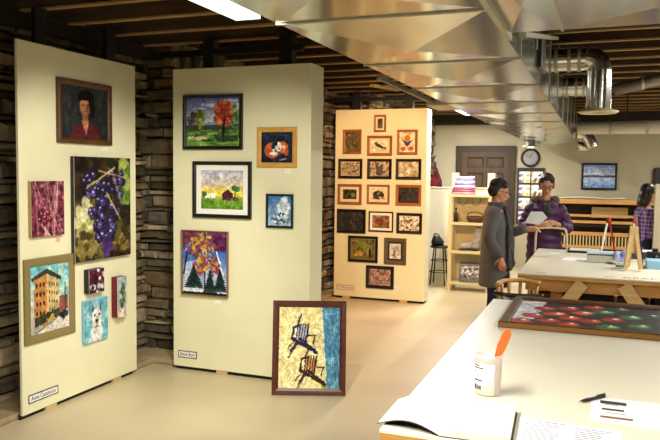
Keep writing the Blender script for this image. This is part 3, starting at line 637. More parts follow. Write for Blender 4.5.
# cross duct to the right
def xsec(x0, x1): return duct_section(x0, x1, 1.85, 2.86, 2.262, 2.66, .02)
xsec(-.345, -.155)
for a, b in ((-.15, .75), (.756, 1.9), (1.906, 3.2)): xsec(a, b)
for x in (-.153, .753, 1.903):
    bm = bmesh.new(); box(bm, x-.004, x+.004, 1.842, 2.868, 2.256, 2.264); box(bm, x-.004, x+.004, 1.842, 1.85, 2.262, 2.66); box(bm, x-.004, x+.004, 2.86, 2.868, 2.262, 2.66); obj('seam_flange', bm, M_seam, duct)
bm = bmesh.new(); box(bm, -.366, -.345, 1.82, 2.91, 2.24, 2.265); box(bm, -.366, -.345, 2.86, 2.91, 2.265, 2.66); obj('takeoff_flange', bm, M_seam, duct)
# bright strip lying along the underside edge
# round branch with elbow, drop and ring
def rpipe(name, pts, r_, m, seams_=0):
    bm = bmesh.new(); tube(bm, pts, r_, 24); o = obj(name, bm, m, duct, smooth=True)
    md = o.modifiers.new('e', 'EDGE_SPLIT'); md.split_angle = .9
    return o
def gored(y, zc, xe, r_, zb, ring=True):
    rpipe('branch_pipe', [(DX1-.02, y, zc), (xe-r_*1.05, y, zc)], r_, M_galv2)
    for x in (DX1+.03, xe-r_*1.05-.05, (DX1+xe-r_*1.05)/2):
        bm = bmesh.new(); tube(bm, [(x-.012, y, zc), (x+.012, y, zc)], r_+.008, 24); obj('pipe_collar', bm, M_seam, duct)
    pts = []; R = r_*1.05
    for k in range(5):
        a = k/4*PI/2; pts.append((xe-R+R*math.sin(a), y, zc-R+R*math.cos(a)))
    bm = bmesh.new(); tube(bm, pts, r_*1.02, 20); obj('elbow', bm, M_galv2, duct)
    rpipe('drop_pipe', [(xe, y, zc-R), (xe, y, zb)], r_, M_galv2)
    if ring:
        bm = bmesh.new(); lathe(bm, [(r_, .02), (r_+.03, .008), (r_+.052, .004), (r_+.056, -.004), (r_+.04, -.014), (r_-.03, -.01), (r_-.03, .01)], 32, Matrix.Translation((xe, y, zb)), close=False)
        obj('outlet_ring', bm, mat('cream_enamel', (222, 208, 170), .4), duct, smooth=True)
gored(5.6, 2.575, -.03, .088, 2.185)
gored(7.4, 2.59, -.03, .095, 2.40, False)
for y, z0 in ((3.3, 2.38), (4.5, 2.40)):
    pass
obj('access_plate', bx(DX1+.001, DX1+.03, 4.25, 4.55, 2.33, 2.52), mat('dark_plate', (60, 60, 58), .4, .6), duct, bevel=.004)
bm = bmesh.new(); bar(bm, (DX1+.05, 3.0, 2.28), (DX1+.05, 5.2, 2.66), .03, .02); obj('bracing_strap', bm, M_seam, duct)
for y in (3.05, 4.05, 6.1, 8.1, 10.1):
    obj('hanger_strap', bx(DX1+.016, DX1+.02, y, y+.03, 2.4, 2.80), M_seam, duct); obj('hanger_strap', bx(DX0-.02, DX0-.016, y, y+.03, 2.5, 2.80), M_seam, duct)
# left takeoff register
obj('side_outlet', bx(-1.36, DX0-.016, 5.75, 6.2, 2.27, 2.42), mat('cream_register', (200, 186, 150), .45, .3), duct, bevel=.01)
bm = bmesh.new(); bar(bm, (-1.62, 5.25, 2.45), (-1.3, 5.75, 2.30), .03, .03); bar(bm, (-1.62, 5.25, 2.45), (-1.13, 5.25, 2.45), .02, .02); bar(bm, (-1.45, 5.5, 2.37), (-1.13, 5.5, 2.37), .02, .02); obj('side_bracket', bm, M_seam, duct)
# warm disc lamp hanging under the far end
t = thing('hanging_lamp', 'small white lamp hanging below the far end of the duct', 'lamp', (-.94, 10.5, 2.12))
bm = bmesh.new(); lathe(bm, [(.06, .105), (.06, .03), (.12, .012), (.125, 0), (.05, 0)], 24); obj('shade', bm, M_whitep, t, smooth=True)
bm = bmesh.new(); lathe(bm, [(.045, .0), (.04, -.012)], 16); obj('bulb', bm, M_tubew, t)

bm = bmesh.new(); bar(bm, (-2.63, 8.29, 2.785), (-2.46, 8.86, 2.785), .07, .03); obj('nailing_block', bm, M_pine, ceil)
# pipes
t = thing('ceiling_pipe', 'fat pale silver pipe crossing right below the ceiling near the back wall', 'pipe', (1.6, 10.0, 2.35))
bm = bmesh.new(); tube(bm, [(-1.9, 0, 0), (2.2, 0, 0)], .085, 24); obj('pipe', bm, mat('pale_pipe_jacket', (226, 222, 208), .35, .1), t, smooth=True)
for x in (-1.5, -1.06, -.2): bm = bmesh.new(); tube(bm, [(x-.015, 0, 0), (x+.015, 0, 0)], .092, 24); obj('coupling', bm, M_seam, t)
for x in (-1.3, .5): obj('hanger', bx(x-.008, x+.008, -.008, .008, .08, .45), M_black, t)
t = thing('diagonal_pipe', 'dull grey round duct slanting up to the right behind the shiny outlet pipe', 'pipe', (.1, 7.0, 2.5))
bm = bmesh.new(); tube(bm, [(0, 0, 0), (.75, .25, .19)], .055, 20); obj('pipe', bm, mat('dull_pipe', (120, 112, 98), .45, .7), t, smooth=True)
for k in (.3, .7): bm = bmesh.new(); tube(bm, [(.75*k-.01, .25*k, .19*k), (.75*k+.01, .25*k+.003, .19*k+.003)], .06, 20); obj('coupling', bm, M_seam, t)
bm = bmesh.new(); pts = smooth_path([(-.34, 11.3, 2.36), (-.24, 11.3, 2.34), (-.16, 11.3, 2.24), (-.12, 11.3, 2.14)], 6); tube(bm, pts, [.085+.008*(i % 2) for i in range(len(pts))], 14); obj('hose_outlet', bm, M_galv2, duct, smooth=True)
bm = bmesh.new(); tube(bm, [(-.36, 11.9, 2.19), (-.15, 11.9, 2.17)], .07, 16); obj('hose_outlet', bm, M_galv2, duct, smooth=True)

# battens and added fill strips
def batten(label, x, y, z, L, along='y', w_=.12, m=M_tube):
    t = thing('batten_or_fill_lamp', label, 'ceiling light', (x, y, z), 0 if along == 'y' else PI/2, 'battens and added fill strips')
    obj('housing', bx(-w_/2, w_/2, -L/2, L/2, 0, .06), M_whitep, t)
    obj('diffuser', bx(-w_/2+.01, w_/2-.01, -L/2+.02, L/2-.02, -.018, .0), m, t)
batten('bright white strip light beside the duct, upper left of centre', -1.23, 1.33, 2.285, 2.1, m=M_tube)
for x, y in ((1.5, 2.2), (1.5, 6.2), (1.5, 10.3)): batten('added unseen white strip light across the joists over the work tables', x, y, 2.735, 2.3, m=M_tubew)  # out of view, added to light the tables
batten('added unseen white strip light on the joists above the camera', .1, .2, 2.735, 1.9, 'x', m=M_tubew)  # out of view, added as fill over the foreground
batten('white strip light fixed to the joists above the shelf at the back', -2.08, 11.3, 2.72, 1.2, m=M_tubew)
batten('added white strip light behind the far panel, hidden by the duct', -1.6, 9.3, 2.735, 1.1, m=M_tubew)  # added out of sight to brighten the half wall
for i, (p, q, lab) in enumerate((((-1.75, 5.95, 2.66), (-2.65, 8.73, 1.2), 'unseen black spotlight aimed at the far panel'),
                            ((-1.9, 7.3, 2.66), (-1.75, 6.6, 0), 'added unseen black spotlight aimed at the floor before the far panel'),
                            ((-1.45, 2.75, 2.66), (-2.75, 4.97, 1.2), 'added unseen black spotlight aimed at the thick middle panel'),
                            ((-1.6, 3.2, 2.66), (-3.47, 4.1, 1.1), 'added unseen black spotlight aimed at the nearest panel'))):
    d_ = (Vector(q)-Vector(p)).normalized(); t = thing('unseen_spotlight', lab, 'spotlight', p, 0, 'unseen black spotlights')
    bm = bmesh.new(); M = d_.to_track_quat('Z', 'Y').to_matrix().to_4x4(); lathe(bm, [(.045, -.02), (.04, -.14), (.02, -.16)], 16, M, close=False); obj('unseen_lamp_can', bm, M_black, t)
    bm = bmesh.new(); bar(bm, -d_*.12, Vector((0, 0, .385))+Vector((-d_.x*.12, -d_.y*.12, 0)), .015, .015); obj('stem', bm, M_black, t)

# ================================================================== WORK TABLES
def work_table(label, x0, x1, y0, y1, ztop, legs, wood):
    t = thing('work_table', label, 'table', (x0, y0, 0))
    L, W_ = x1-x0, y1-y0
    obj('tabletop', bx(0, L, 0, W_, ztop-.012, ztop), M_lam, t, bevel=.002)
    obj('edge_board', bx(.002, L-.002, .002, W_-.002, ztop-.04, ztop-.0125), wood, t)
    bm = bmesh.new(); box(bm, .06, L-.06, .06, .1, ztop-.14, ztop-.041); box(bm, .06, L-.06, W_-.1, W_-.06, ztop-.14, ztop-.041); box(bm, .06, .1, .1, W_-.1, ztop-.14, ztop-.041); box(bm, L-.1, L-.06, .1, W_-.1, ztop-.14, ztop-.041)
    obj('apron', bm, wood, t)
    for (lx, ly) in legs: obj('leg', bx(lx, lx+.09, ly, ly+.09, G, ztop-.0415), wood, t)
    return t
NT = work_table('near cream work table running off the right edge, notebook and cup on it', -.61, 1.7, 2.05, 4.555, .92, ((.12, .12), (2.1, .12), (.12, 2.3), (2.1, 2.3)), M_oak)
FT = work_table('farther cream work table beside the two standing people', -.60, 2.0, 5.86, 7.98, .92, ((.25, .2), (2.4, .2), (.25, 1.8), (2.4, 1.8)), M_oak)
obj('under_shelf', bx(.1, 2.5, .3, 1.7, .50, .52), M_oak, FT)
for i, (x, w_, h_, c_, lb, nm) in enumerate(((.02, .10, .20, (70, 64, 34), 'olive green box on the shelf under the farther table', 'storage_box'), (.14, .03, .22, (190, 160, 30), 'thin yellow box on the shelf under the farther table', 'storage_box'), (.20, .42, .24, (22, 20, 20), 'black box on the shelf under the farther table', 'storage_box'), (.66, .22, .20, (66, 60, 40), 'dull khaki box on the shelf under the farther table', 'storage_box'), (.92, .50, .25, (26, 24, 26), 'charcoal box at the right end of the shelf under the farther table', 'storage_box'))):
    t = thing(nm, lb, 'box', (-.48+x, 6.2, .5205)); mm = mat('box_card_%s' % 'abcde'[i], c_, .7)
    obj('body', bx(0, w_, 0, .4, 0, h_-.04), mm, t, bevel=.003); obj('lid', bx(-.003, w_+.003, -.003, .403, h_-.0395, h_), mm, t, bevel=.003)
for a, b in (((.30, .02, .58), (.50, .02, .87)), ((1.0, .02, .58), (.80, .02, .87))):
    bm = bmesh.new(); bar(bm, a, b, .03, .10); obj('diagonal_brace', bm, M_pine, FT)
bm = bmesh.new(); box(bm, .1, 2.4, .035, .085, .50, .60); obj('lower_rail', bm, M_oak, FT)

# ---- fruit painting lying on the near table
cv = Cv(110, 84, (28, 24, 26)); cv.blobs(120, 0, 1, 0, 1, .04, .05, [(20, 20, 24), (40, 30, 30), (30, 40, 34)], .8); cv.poly([(0, 0), (.16, 0), (.08, 1), (0, 1)], (206, 202, 212), .95); cv.cloud(.08, .5, .06, .45, 40, .02, [(200, 196, 206), (170, 166, 176)])
fr = [(.11, .62, 'r'), (.06, .86, 'r'), (.17, .3, 'r'), (.21, .78, 'r'), (.24, .5, 'o'), (.31, .22, 'r'), (.33, .62, 'r'), (.33, .86, 'r'), (.40, .38, 'o'), (.45, .68, 'r'), (.52, .28, 'g'), (.55, .84, 'g'), (.58, .56, 'r'), (.68, .42, 'g'), (.72, .74, 'g'), (.80, .3, 'd'), (.88, .58, 'd'), (.95, .8, 'l'), (.62, .12, 'd'), (.47, .1, 'r')]
for x, y, k in fr:
    A, B_ = {'r': ((176, 34, 26), (236, 110, 60)), 'o': ((206, 70, 36), (240, 190, 120)), 'g': ((52, 110, 44), (150, 200, 110)), 'd': ((26, 50, 36), (90, 150, 90)), 'l': ((120, 124, 140), (214, 214, 224))}[k]
    cv.ell(x, y, .072, .088, tuple(v*.75 for v in A)); cv.ell(x-.01, y+.01, .05, .06, A, soft=.8); cv.ell(x+.022, y-.02, .03, .045, B_, .8, soft=.9); cv.ell(x+.014, y-.04, .012, .016, (255, 250, 230))
cv.noise(8)
t = thing('fruit_painting', 'wide wood-framed painting of red and green fruit lying flat on the near table', 'painting', (.026, 3.70, .921), rot=(-PI/2, 0, 0))
W_, H_ = .99, .835
bm = bmesh.new(); frame_ring(bm, W_, H_, .05, .034); obj('frame', bm, mat('antique_wood_frame', (60, 38, 20), .45, scale=18, col2=(104, 68, 34)), t)
bm = bmesh.new(); box(bm, -W_/2+.002, W_/2-.002, -.026, -.004, -.0015, .003); obj('gilt_edge', bm, mat('gilt_edge', (130, 88, 30), .45), t)
picture('picture', cv, W_-.1, H_-.1, t, -.014, .05)

# ---- open notebook
M_page = mat('page_white', (246, 246, 244), .7)
t = thing('notebook', 'open blank white notebook with a black cover at the near table corner', 'notebook', (0, 0, .9202))
def sheet(bm, L0, L1, R0, R1, zf, th, n=16):
    top, bot = [], []
    for i in range(n+1):
        s = i/n; a = Vector(L0).lerp(Vector(L1), s); b = Vector(R0).lerp(Vector(R1), s); z = zf(s)
        top.append((bm.verts.new((a.x, a.y, z+th(s))), bm.verts.new((b.x, b.y, z+th(s))))); bot.append((bm.verts.new((a.x, a.y, z)), bm.verts.new((b.x, b.y, z))))
    for i in range(n):
        bm.faces.new((top[i][0], top[i+1][0], top[i+1][1], top[i][1])); bm.faces.new((bot[i][0], bot[i][1], bot[i+1][1], bot[i+1][0]))
        bm.faces.new((top[i][0], bot[i][0], bot[i+1][0], top[i+1][0])); bm.faces.new((top[i][1], top[i+1][1], bot[i+1][1], bot[i][1]))
    bm.faces.new((top[0][0], top[0][1], bot[0][1], bot[0][0])); bm.faces.new((top[n][0], bot[n][0], bot[n][1], top[n][1]))
ln, lf, sn, sf, rn, rf = (-.626, 2.096), (-.628, 2.335), (-.424, 2.062), (-.446, 2.335), (-.219, 2.068), (-.235, 2.37)
bm = bmesh.new(); sheet(bm, ln, sn, lf, sf, lambda s: (.002+.026*math.sin(PI*s)**1.0), lambda s: .004+.002*s); obj('left_pages', bm, M_page, t)
bm = bmesh.new(); sheet(bm, (ln[0]-.004, ln[1]-.004), (sn[0], sn[1]-.004), (lf[0]-.004, lf[1]+.004), (sf[0], sf[1]+.004), lambda s: .000+.0255*math.sin(PI*s), lambda s: .0018); 
sheet(bm, (sn[0], sn[1]-.004), (rn[0]+.006, rn[1]-.004), (sf[0], sf[1]+.004), (rf[0]+.006, rf[1]+.004), lambda s: 0, lambda s: .0018); obj('cover', bm, mat('black_book_cover', (24, 22, 22), .4), t)
bm = bmesh.new(); sheet(bm, sn, rn, sf, rf, lambda s: .002, lambda s: .004+.018*min(1, s*5)**.6); obj('right_pages', bm, mat('page_cream_edge', (240, 238, 222), .7), t)

# ---- plastic cup with label and orange scraper
t = thing('plastic_tub', 'pale plastic tub with a white label and dark print, standing on the near table', 'tub', (-.352, 2.545, .9202))
M_tub = mat('milky_plastic', (242, 234, 232), .3, alpha=.5)
bm = bmesh.new(); lathe(bm, [(.042, 0), (.045, .01), (.049, .135), (.052, .137), (.052, .146), (.048, .147), (.047, .137), (.043, .012), (.01, .008)], 32, close=False); obj('tub_body', bm, M_tub, t, smooth=True)
bm = bmesh.new(); lathe(bm, [(.0425, .009), (.0465, .122), (.001, .124)], 32, close=False); obj('contents', bm, mat('pink_contents', (244, 214, 204), .6), t, smooth=True)
def curved(bm, r_fn, a0, a1, z0, z1, n=16):
    prev = None
    for i in range(n+1):
        a = a0+(a1-a0)*i/n; c, s = math.cos(a), math.sin(a)
        cur = [bm.verts.new((r*c, r*s, z)) for r, z in ((r_fn(z0), z0), (r_fn(z1), z1), (r_fn(z1)+.0006, z1), (r_fn(z0)+.0006, z0))]
        if prev:
            for k in range(4): bm.faces.new((prev[k], prev[(k+1) % 4], cur[(k+1) % 4], cur[k]))
        else: bm.faces.new(cur)
        prev = cur
    bm.faces.new(prev[::-1])
rf_ = lambda z: .0452+.0285*z+.0006
bm = bmesh.new(); curved(bm, rf_, -3.4, -.9, .006, .118); obj('label_band', bm, M_white, t, smooth=True)
rf2 = lambda z: rf_(z)+.0008
bm = bmesh.new()
for z, a0, a1, h_ in ((.108, -2.75, -2.1, .005), (.099, -2.75, -1.75, .005), (.090, -2.75, -2.2, .003), (.054, -2.72, -1.85, .006), (.022, -2.75, -2.45, .017), (.022, -2.4, -2.25, .017), (.024, -2.2, -1.95, .014)):
    n = max(1, int((a1-a0)/.12))
    bm = bmesh.new()
    for i in range(n): curved(bm, rf2, a0+(a1-a0)*i/n, a0+(a1-a0)*(i+.8)/n, z, z+h_, 3)
    obj('print_line', bm, M_ink, t)
t = thing('scraper', 'orange plastic scraper standing in the pale tub', 'scraper', (-.325, 2.545, 1.047))
bm = bmesh.new(); sheet(bm, (0, -.012, 0), (0, -.012, 0), (0, .012, 0), (0, .012, 0), lambda s: 0, lambda s: .001, 1); bm.free()
bm = bmesh.new(); prism(bm, [(-.010, 0), (.010, 0), (.016, .05), (.017, .105), (.006, .122), (-.008, .118), (-.015, .10), (-.016, .05)], -.003, .003, Matrix(((1, 0, 0, 0), (0, 0, 1, 0), (0, 1, 0, 0), (0, 0, 0, 1))))
obj('blade', bm, mat('orange_plastic', (236, 110, 40), .4), t, bevel=.001, rot=(.1, .32, .3))

# ---- papers and pen
def paper(name, label, quad, z=.9203, th=.0006, m=M_white, group=None):
    c = sum((Vector((*q, 0)) for q in quad), Vector())/4; bm = bmesh.new(); prism(bm, [(q[0]-c.x, q[1]-c.y) for q in quad], 0, th)
    return tag(obj(name, bm, m, loc=(c.x, c.y, z)), label, 'paper', group)
def marks(parent, items, z, m):
    for (x, y, w_, h_) in items: obj('print', bx(x, x+w_, y, y+h_, z, z+.0003), m, parent)
p = paper('printed_sheet', 'white sheet with two columns of grey print, next to the notebook', [(-.206, 2.04), (.10, 2.07), (.088, 2.32), (-.218, 2.335)])
M_grey = mat('grey_print', (112, 116, 146), .7)
its = []
for c_ in (-.14, .01):
    for r in range(13): its.append((c_+rnd.uniform(0, .004)+.0, .10-r*.016, .11*rnd.uniform(.7, 1), .006))
marks(p, its+[(-.1, .118, .09, .007)], .0006, M_grey)
p = paper('picture_card_sheet', 'white sheet with small dark pictures and captions, pen lying on it', [(-.004, 2.39), (.33, 2.36), (.345, 2.66), (-.002, 2.66)])
marks(p, [(-.14, .07, .085, .035), (-.135, .0, .07, .02), (.05, -.06, .035, .032), (.09, -.055, .045, .022), (.138, -.05, .03, .034)], .0006, M_inkd)
marks(p, [(.08, .035, .075, .032), (-.14, -.085, .1, .02)], .0009, mat('red_brown_print', (130, 76, 60), .7))
marks(p, [(-.13, .06, .05, .006), (.07, .02, .08, .006), (-.12, -.03, .06, .006), (.06, -.12, .09, .006)], .0006, M_grey)
t = thing('pen', 'black pen lying across the corner of the card sheet', 'pen', (-.035, 2.562, .9275), rot=(0, 0, math.atan2(.11, .085)))
bm = bmesh.new(); tube(bm, [(0, 0, 0), (.02, 0, 0), (.125, 0, 0)], [.003, .006, .006], 12); obj('barrel', bm, M_black, t, smooth=True)
bm = bmesh.new(); tube(bm, [(-.01, 0, 0), (0, 0, 0)], [.001, .003], 8); obj('tip', bm, M_galv, t); bm = bmesh.new(); box(bm, .085, .13, -.002, .002, .006, .0085); obj('clip', bm, M_black, t)

# ================================================================== FAR TABLE THINGS
Z = .9203
paper('flyer', 'white flyer with faint print on the middle of the farther table', [(-.32, 6.95), (-.10, 6.88), (-.06, 7.20), (-.28, 7.25)], Z)
paper('small_slip', 'small white slip near the left edge of the farther table', [(-.46, 7.45), (-.36, 7.45), (-.35, 7.6), (-.46, 7.6)], Z)
p = paper('lettered_strip', 'pale strip with hand-drawn dark red lettering at the front edge of the farther table', [(.24, 5.88), (.62, 5.885), (.62, 6.03), (.24, 6.02)], Z, m=M_lam)
text('lettering', 'CRAFTING', .10, mat('dark_red_ink', (96, 30, 40), .6), p, (0, 0, .0007), rot=(0, 0, 0), ext=.0003)
p = paper('tiny_caption', 'tiny dark caption label at the front left of the farther table', [(-.46, 5.93), (-.38, 5.93), (-.38, 5.98), (-.46, 5.98)], Z, m=M_lam); text('lettering', 'ART', .04, M_inkd, p, (0, 0, .0007), rot=(0, 0, 0), ext=.0003)
p = paper('tiny_caption', 'tiny dark caption label left of the red lettering strip', [(.06, 5.93), (.14, 5.93), (.14, 5.98), (.06, 5.98)], Z, m=M_lam); text('lettering', 'ART', .04, M_inkd, p, (0, 0, .0007), rot=(0, 0, 0), ext=.0003)
# wooden A easel
t = thing('table_easel', 'pale wooden A-shaped table easel near the front of the farther table', 'easel', (.285, 6.4, Z), .15)
for s in (-1, 1):
    bm = bmesh.new(); bar(bm, (s*.062, 0, .015), (s*.014, .05, .34), .028, .05, up=(0, 1, 0)); obj('leg', bm, M_pine, t)
bm = bmesh.new(); prism(bm, [(-.045, .15), (.045, .15), (.035, .37), (-.03, .38)], -.008, .008, Matrix(((1, 0, 0, 0), (0, 0, -1, .03), (0, 1, 0, 0), (0, 0, 0, 1)))); obj('back_board', bm, M_pine, t)
bm = bmesh.new(); bar(bm, (0, .2, .012), (0, .05, .34), .02, .02); obj('rear_leg', bm, M_pine, t)
bm = bmesh.new(); bar(bm, (.075, -.01, .02), (.035, .06, .46), .012, .012); obj('upright', bm, M_black, t)
# red tongs / A stand
def astand(label, loc, rz, h_, m, sp=.07):
    t = thing('display_stand', label, 'stand', loc, rz)
    for s in (-1, 1):
        bm = bmesh.new(); bar(bm, (s*sp, 0, .0), (s*.01, .03, h_), .016, .022); obj('leg', bm, m[0 if s > 0 else 1], t)
    bm = bmesh.new(); ell(bm, (0, .03, h_), (.03, .02, .035)); obj('head', bm, m[0], t, smooth=True)
M_red = mat('glossy_red', (150, 20, 30), .3)
astand('red and white A-shaped stand near the back of the farther table', (.10, 7.6, Z), .1, .34, (M_red, M_whitep), .07)
astand('pink and white A-shaped stand behind the wooden easel', (.32, 7.1, Z), -.2, .38, (mat('rose_red', (176, 90, 96), .4), M_whitep), .05)
# metal tins and boxes
t = thing('metal_tin', 'long silver tin lying left of the wooden easel', 'tin', (.02, 6.95, Z), .05)
obj('body', bx(-.11, .12, -.06, .06, 0, .075), M_galv, t, bevel=.008); obj('lid', bx(-.115, .125, -.065, .065, .076, .1), mat('pale_blue_lid', (190, 210, 226), .4), t, bevel=.008)
t = thing('black_tray', 'flat black tray of white papers at the back of the farther table', 'tray', (-.12, 7.78, Z))
obj('tray', bx(-.17, .17, -.1, .1, 0, .022), M_black, t, bevel=.005); obj('papers', bx(-.15, .14, -.09, .09, .0225, .032), M_white, t)
t = thing('blue_cloth', 'crumpled blue and white cloth beside the wooden easel', 'cloth', (.215, 6.85, Z)); t.scale = (.75, .9, .8)
bm = bmesh.new()
for i in range(9): ell(bm, (rnd.uniform(-.06, .06), rnd.uniform(-.05, .05), rnd.uniform(.06, .13)), (.05, .04, .045), (rnd.random(), rnd.random(), 0), 10)
remesh(obj('cloth', bm, mat('blue_white_cloth', (70, 100, 180), .8, scale=12, col2=(226, 230, 240)), t), .008, 4)
t = thing('light_blue_box', 'light blue box at the right edge of the photo on the farther table', 'box', (.49, 6.72, Z))
obj('body', bx(-.09, .16, -.12, .12, 0, .07), mat('light_blue_card', (130, 180, 206), .6), t, bevel=.003)
t = thing('black_camera', 'black camera with a lens standing behind the light blue box', 'camera', (.50, 7.15, Z))
obj('camera_body', bx(-.07, .07, -.03, .04, 0, .10), M_black, t, bevel=.01); obj('viewfinder', bx(-.025, .025, -.02, .03, .1, .13), M_black, t, bevel=.006)
bm = bmesh.new(); tube(bm, [(-.0, -.03, .045), (0, -.1, .045)], [.035, .032], 20); obj('lens', bm, M_black, t, smooth=True)
t = thing('black_tablet', 'flat dark grey box with a white top left of the black camera', 'box', (.40, 7.45, Z))
obj('body', bx(-.12, .16, -.1, .1, 0, .07), mat('dark_grey_plastic', (56, 54, 60), .5), t, bevel=.006); obj('top_sheet', bx(-.1, .1, -.08, .08, .0705, .078), M_white, t)
t = thing('wipes_packet', 'small white packet with green and blue print beside the silver tin', 'packet', (.2, 6.55, Z))
obj('packet', bx(-.05, .04, -.03, .03, 0, .05), M_white, t, bevel=.01); obj('stripe', bx(-.046, .036, -.0315, -.0305, .015, .03), mat('green_print', (50, 120, 90), .5), t)

# folding chair with pale tubular back beyond the far table
t = thing('tubular_chair', 'chair with a pale bent tube back standing at the far side of the farther table', 'chair', (-.477, 8.06, G), 0); t.scale = (1, 1, .945)
M_ct = mat('cream_tube', (220, 208, 176), .35)
bm = bmesh.new(); tube(bm, smooth_path([(-.17, 0, .02), (-.165, 0, .9), (-.155, 0, 1.09), (-.11, 0, 1.135), (.11, 0, 1.14), (.155, 0, 1.09), (.165, 0, .9), (.17, 0, .02)], 5), .012, 10); obj('back_frame', bm, M_ct, t, smooth=True)
obj('seat', bx(-.155, .155, .012, .06, .55, .58), M_ct, t, bevel=.005)
bm = bmesh.new(); tube(bm, [(-.15, .05, .55), (-.15, .07, 0)], .01); tube(bm, [(.15, .05, .55), (.15, .07, 0)], .01); obj('front_legs', bm, M_ct, t)
bm = bmesh.new(); box(bm, -.16, .16, -.006, .006, .78, .88); obj('back_slat', bm, M_ct, t)

# wooden bar chair between the tables
t = thing('bar_chair', 'honey wood spindle-backed chair with black padded seat between the two work tables', 'chair', (-.585, 5.25, G), 0); t.scale = (.82, 1, .895)
bm = bmesh.new(); tube(bm, smooth_path([(-.13, .10, .925), (-.10, .32, .925), (.05, .40, .925), (.22, .38, .915)], 6), [.024]*19, 10, flat=(1.2, .75)); obj('top_rail', bm, M_oak, t, smooth=True)
for i, (x, y) in enumerate(((-.125, .13), (-.112, .24), (-.06, .35), (.04, .395), (.13, .39), (.2, .385))):
    bm = bmesh.new(); tube(bm, [(x, y, .912), (x*.9, y*.95, .73)], [.017, .014], 8); obj('spindle', bm, M_oak, t, smooth=True)
bm = bmesh.new(); loft(bm, [(.04, .2, .70, .19, .2), (.04, .2, .725, .2, .21), (.04, .2, .74, .19, .2)], power=3); obj('seat', bm, M_oak, t, smooth=False)
bm = bmesh.new(); loft(bm, [(.04, .2, .7405, .18, .19), (.04, .2, .77, .185, .195), (.04, .2, .785, .16, .17)], power=3); obj('seat_pad', bm, mat('black_vinyl', (22, 22, 24), .35), t, smooth=True)
for sx, sy in ((-1, -1), (1, -1), (-1, 1), (1, 1)):
    bm = bmesh.new(); tube(bm, [(.04+sx*.13, .2+sy*.13, .70), (.04+sx*.17, .2+sy*.165, 0)], [.02, .016], 10); obj('leg', bm, M_oak, t, smooth=True)
bm = bmesh.new()
for a, b in (((-.117, .048, .25), (.197, .048, .25)), ((-.117, .352, .3), (.197, .352, .3))): tube(bm, [a, b], .011, 8)
obj('stretcher', bm, M_oak, t, smooth=True)
bm = bmesh.new(); tube(bm, smooth_path([(-.15, .07, .862), (-.05, .04, .857), (.1, .07, .852), (.28, .06, .862)], 6), .022, 8, flat=(1, .8)); obj('arm_pad', bm, mat('black_vinyl', (22, 22, 24), .35), t, smooth=True)

# ================================================================== BACK OF THE ROOM
# wall clock
t = thing('wall_clock', 'round black-rimmed wall clock on the back wall right of the door', 'clock', (-1.165, 12.995, 2.03), rot=(PI/2, 0, 0)); t.scale = (.85, .85, 1)
bm = bmesh.new(); lathe(bm, [(.13, 0), (.19, 0), (.195, .02), (.18, .045), (.155, .04), (.15, .012)], 40, close=False); obj('rim', bm, M_blackf, t, smooth=True)
bm = bmesh.new(); lathe(bm, [(.155, .008), (.155, .014)], 40); obj('dial', bm, mat('grey_dial', (150, 150, 156), .3), t)
bm = bmesh.new(); bar(bm, (0, 0, .019), (.03, .085, .019), .012, .003); bar(bm, (0, 0, .019), (-.09, .05, .019), .009, .003)
for k in range(12): a = k*PI/6; bar(bm, (.12*math.cos(a), .12*math.sin(a), .016), (.14*math.cos(a), .14*math.sin(a), .016), .008, .002)
obj('hands', bm, M_black, t)
# wall picture
cv = Cv(60, 46, (130, 160, 206)); cv.grad(0, .45, (110, 140, 200), (190, 206, 226)); cv.grad(.5, 1, (170, 190, 214), (110, 150, 206)); cv.blobs(40, 0, 1, .1, .95, .12, .015, [(220, 226, 236), (90, 130, 196), (160, 186, 220)], .6, rot=0); cv.poly([(0, .46), (1, .46), (1, .54), (0, .54)], (84, 90, 110)); cv.cloud(.5, .48, .45, .02, 30, .015, [(50, 56, 70), (120, 124, 136)]); cv.noise(5)
framed('painting', 'blue seascape with a dark horizon line in a black frame on the back wall', cv, .57, .456, (-.016, 12.995, 1.485), 0, M_blackf, .032, .03)
# brochure board
t = thing('brochure_board', 'dark notice board with columns of white and purple brochures on the back wall', 'notice board', (-1.15, 12.99, .85))
obj('board', bx(-.23, .23, -.03, 0, 0, 1.0), mat('dark_board', (34, 26, 22), .6), t)
i = 0
for c_ in range(2):
    for r in range(4):
        cv = Cv(14, 16, (232, 230, 238)); cv.blobs(6, 0, 1, 0, 1, .25, .12, [[(110, 90, 170), (206, 190, 90), (90, 100, 160)], [(220, 196, 60), (110, 90, 60), (196, 206, 226)]][c_], .9); cv.noise(6)
        o = picture('brochure', cv, .19, .2, t, -.036, .03+r*.235); o.location = (-.10+c_*.21, 0, 0)
# red coat on a hook
t = thing('hanging_coat', 'dark red coat hanging on the back wall behind the half wall', 'coat', (-2.83, 12.86, 1.0))
bm = bmesh.new(); loft(bm, [(0, 0, 0, .15, .07), (0, 0, .3, .14, .08), (0, 0, .6, .12, .07), (-.02, .02, .82, .05, .04), (-.02, .04, .88, .015, .015)]); obj('cloth', bm, mat('dark_red_cloth', (110, 20, 28), .9, var=.3, scale=8), t, smooth=True)
bm = bmesh.new(); tube(bm, [(-.02, .02, .86), (-.02, .12, .9)], .01); obj('hook', bm, M_black, t)
bm = bmesh.new(); loft(bm, [(.08, -.05, .05, .06, .03), (.07, -.04, .5, .05, .03), (.0, -.02, .75, .03, .03)]); obj('scarf', bm, M_dark, t, smooth=True)
# black wall speaker at right
t = thing('wall_speaker', 'small black speaker hung high on the back wall at the right edge of the photo', 'speaker', (.90, 12.99, 1.58))
obj('cabinet', bx(-.06, .12, -.14, -.03, 0, .29), M_black, t, bevel=.012); obj('bracket', bx(0, .05, -.03, 0, .1, .2), M_black, t)

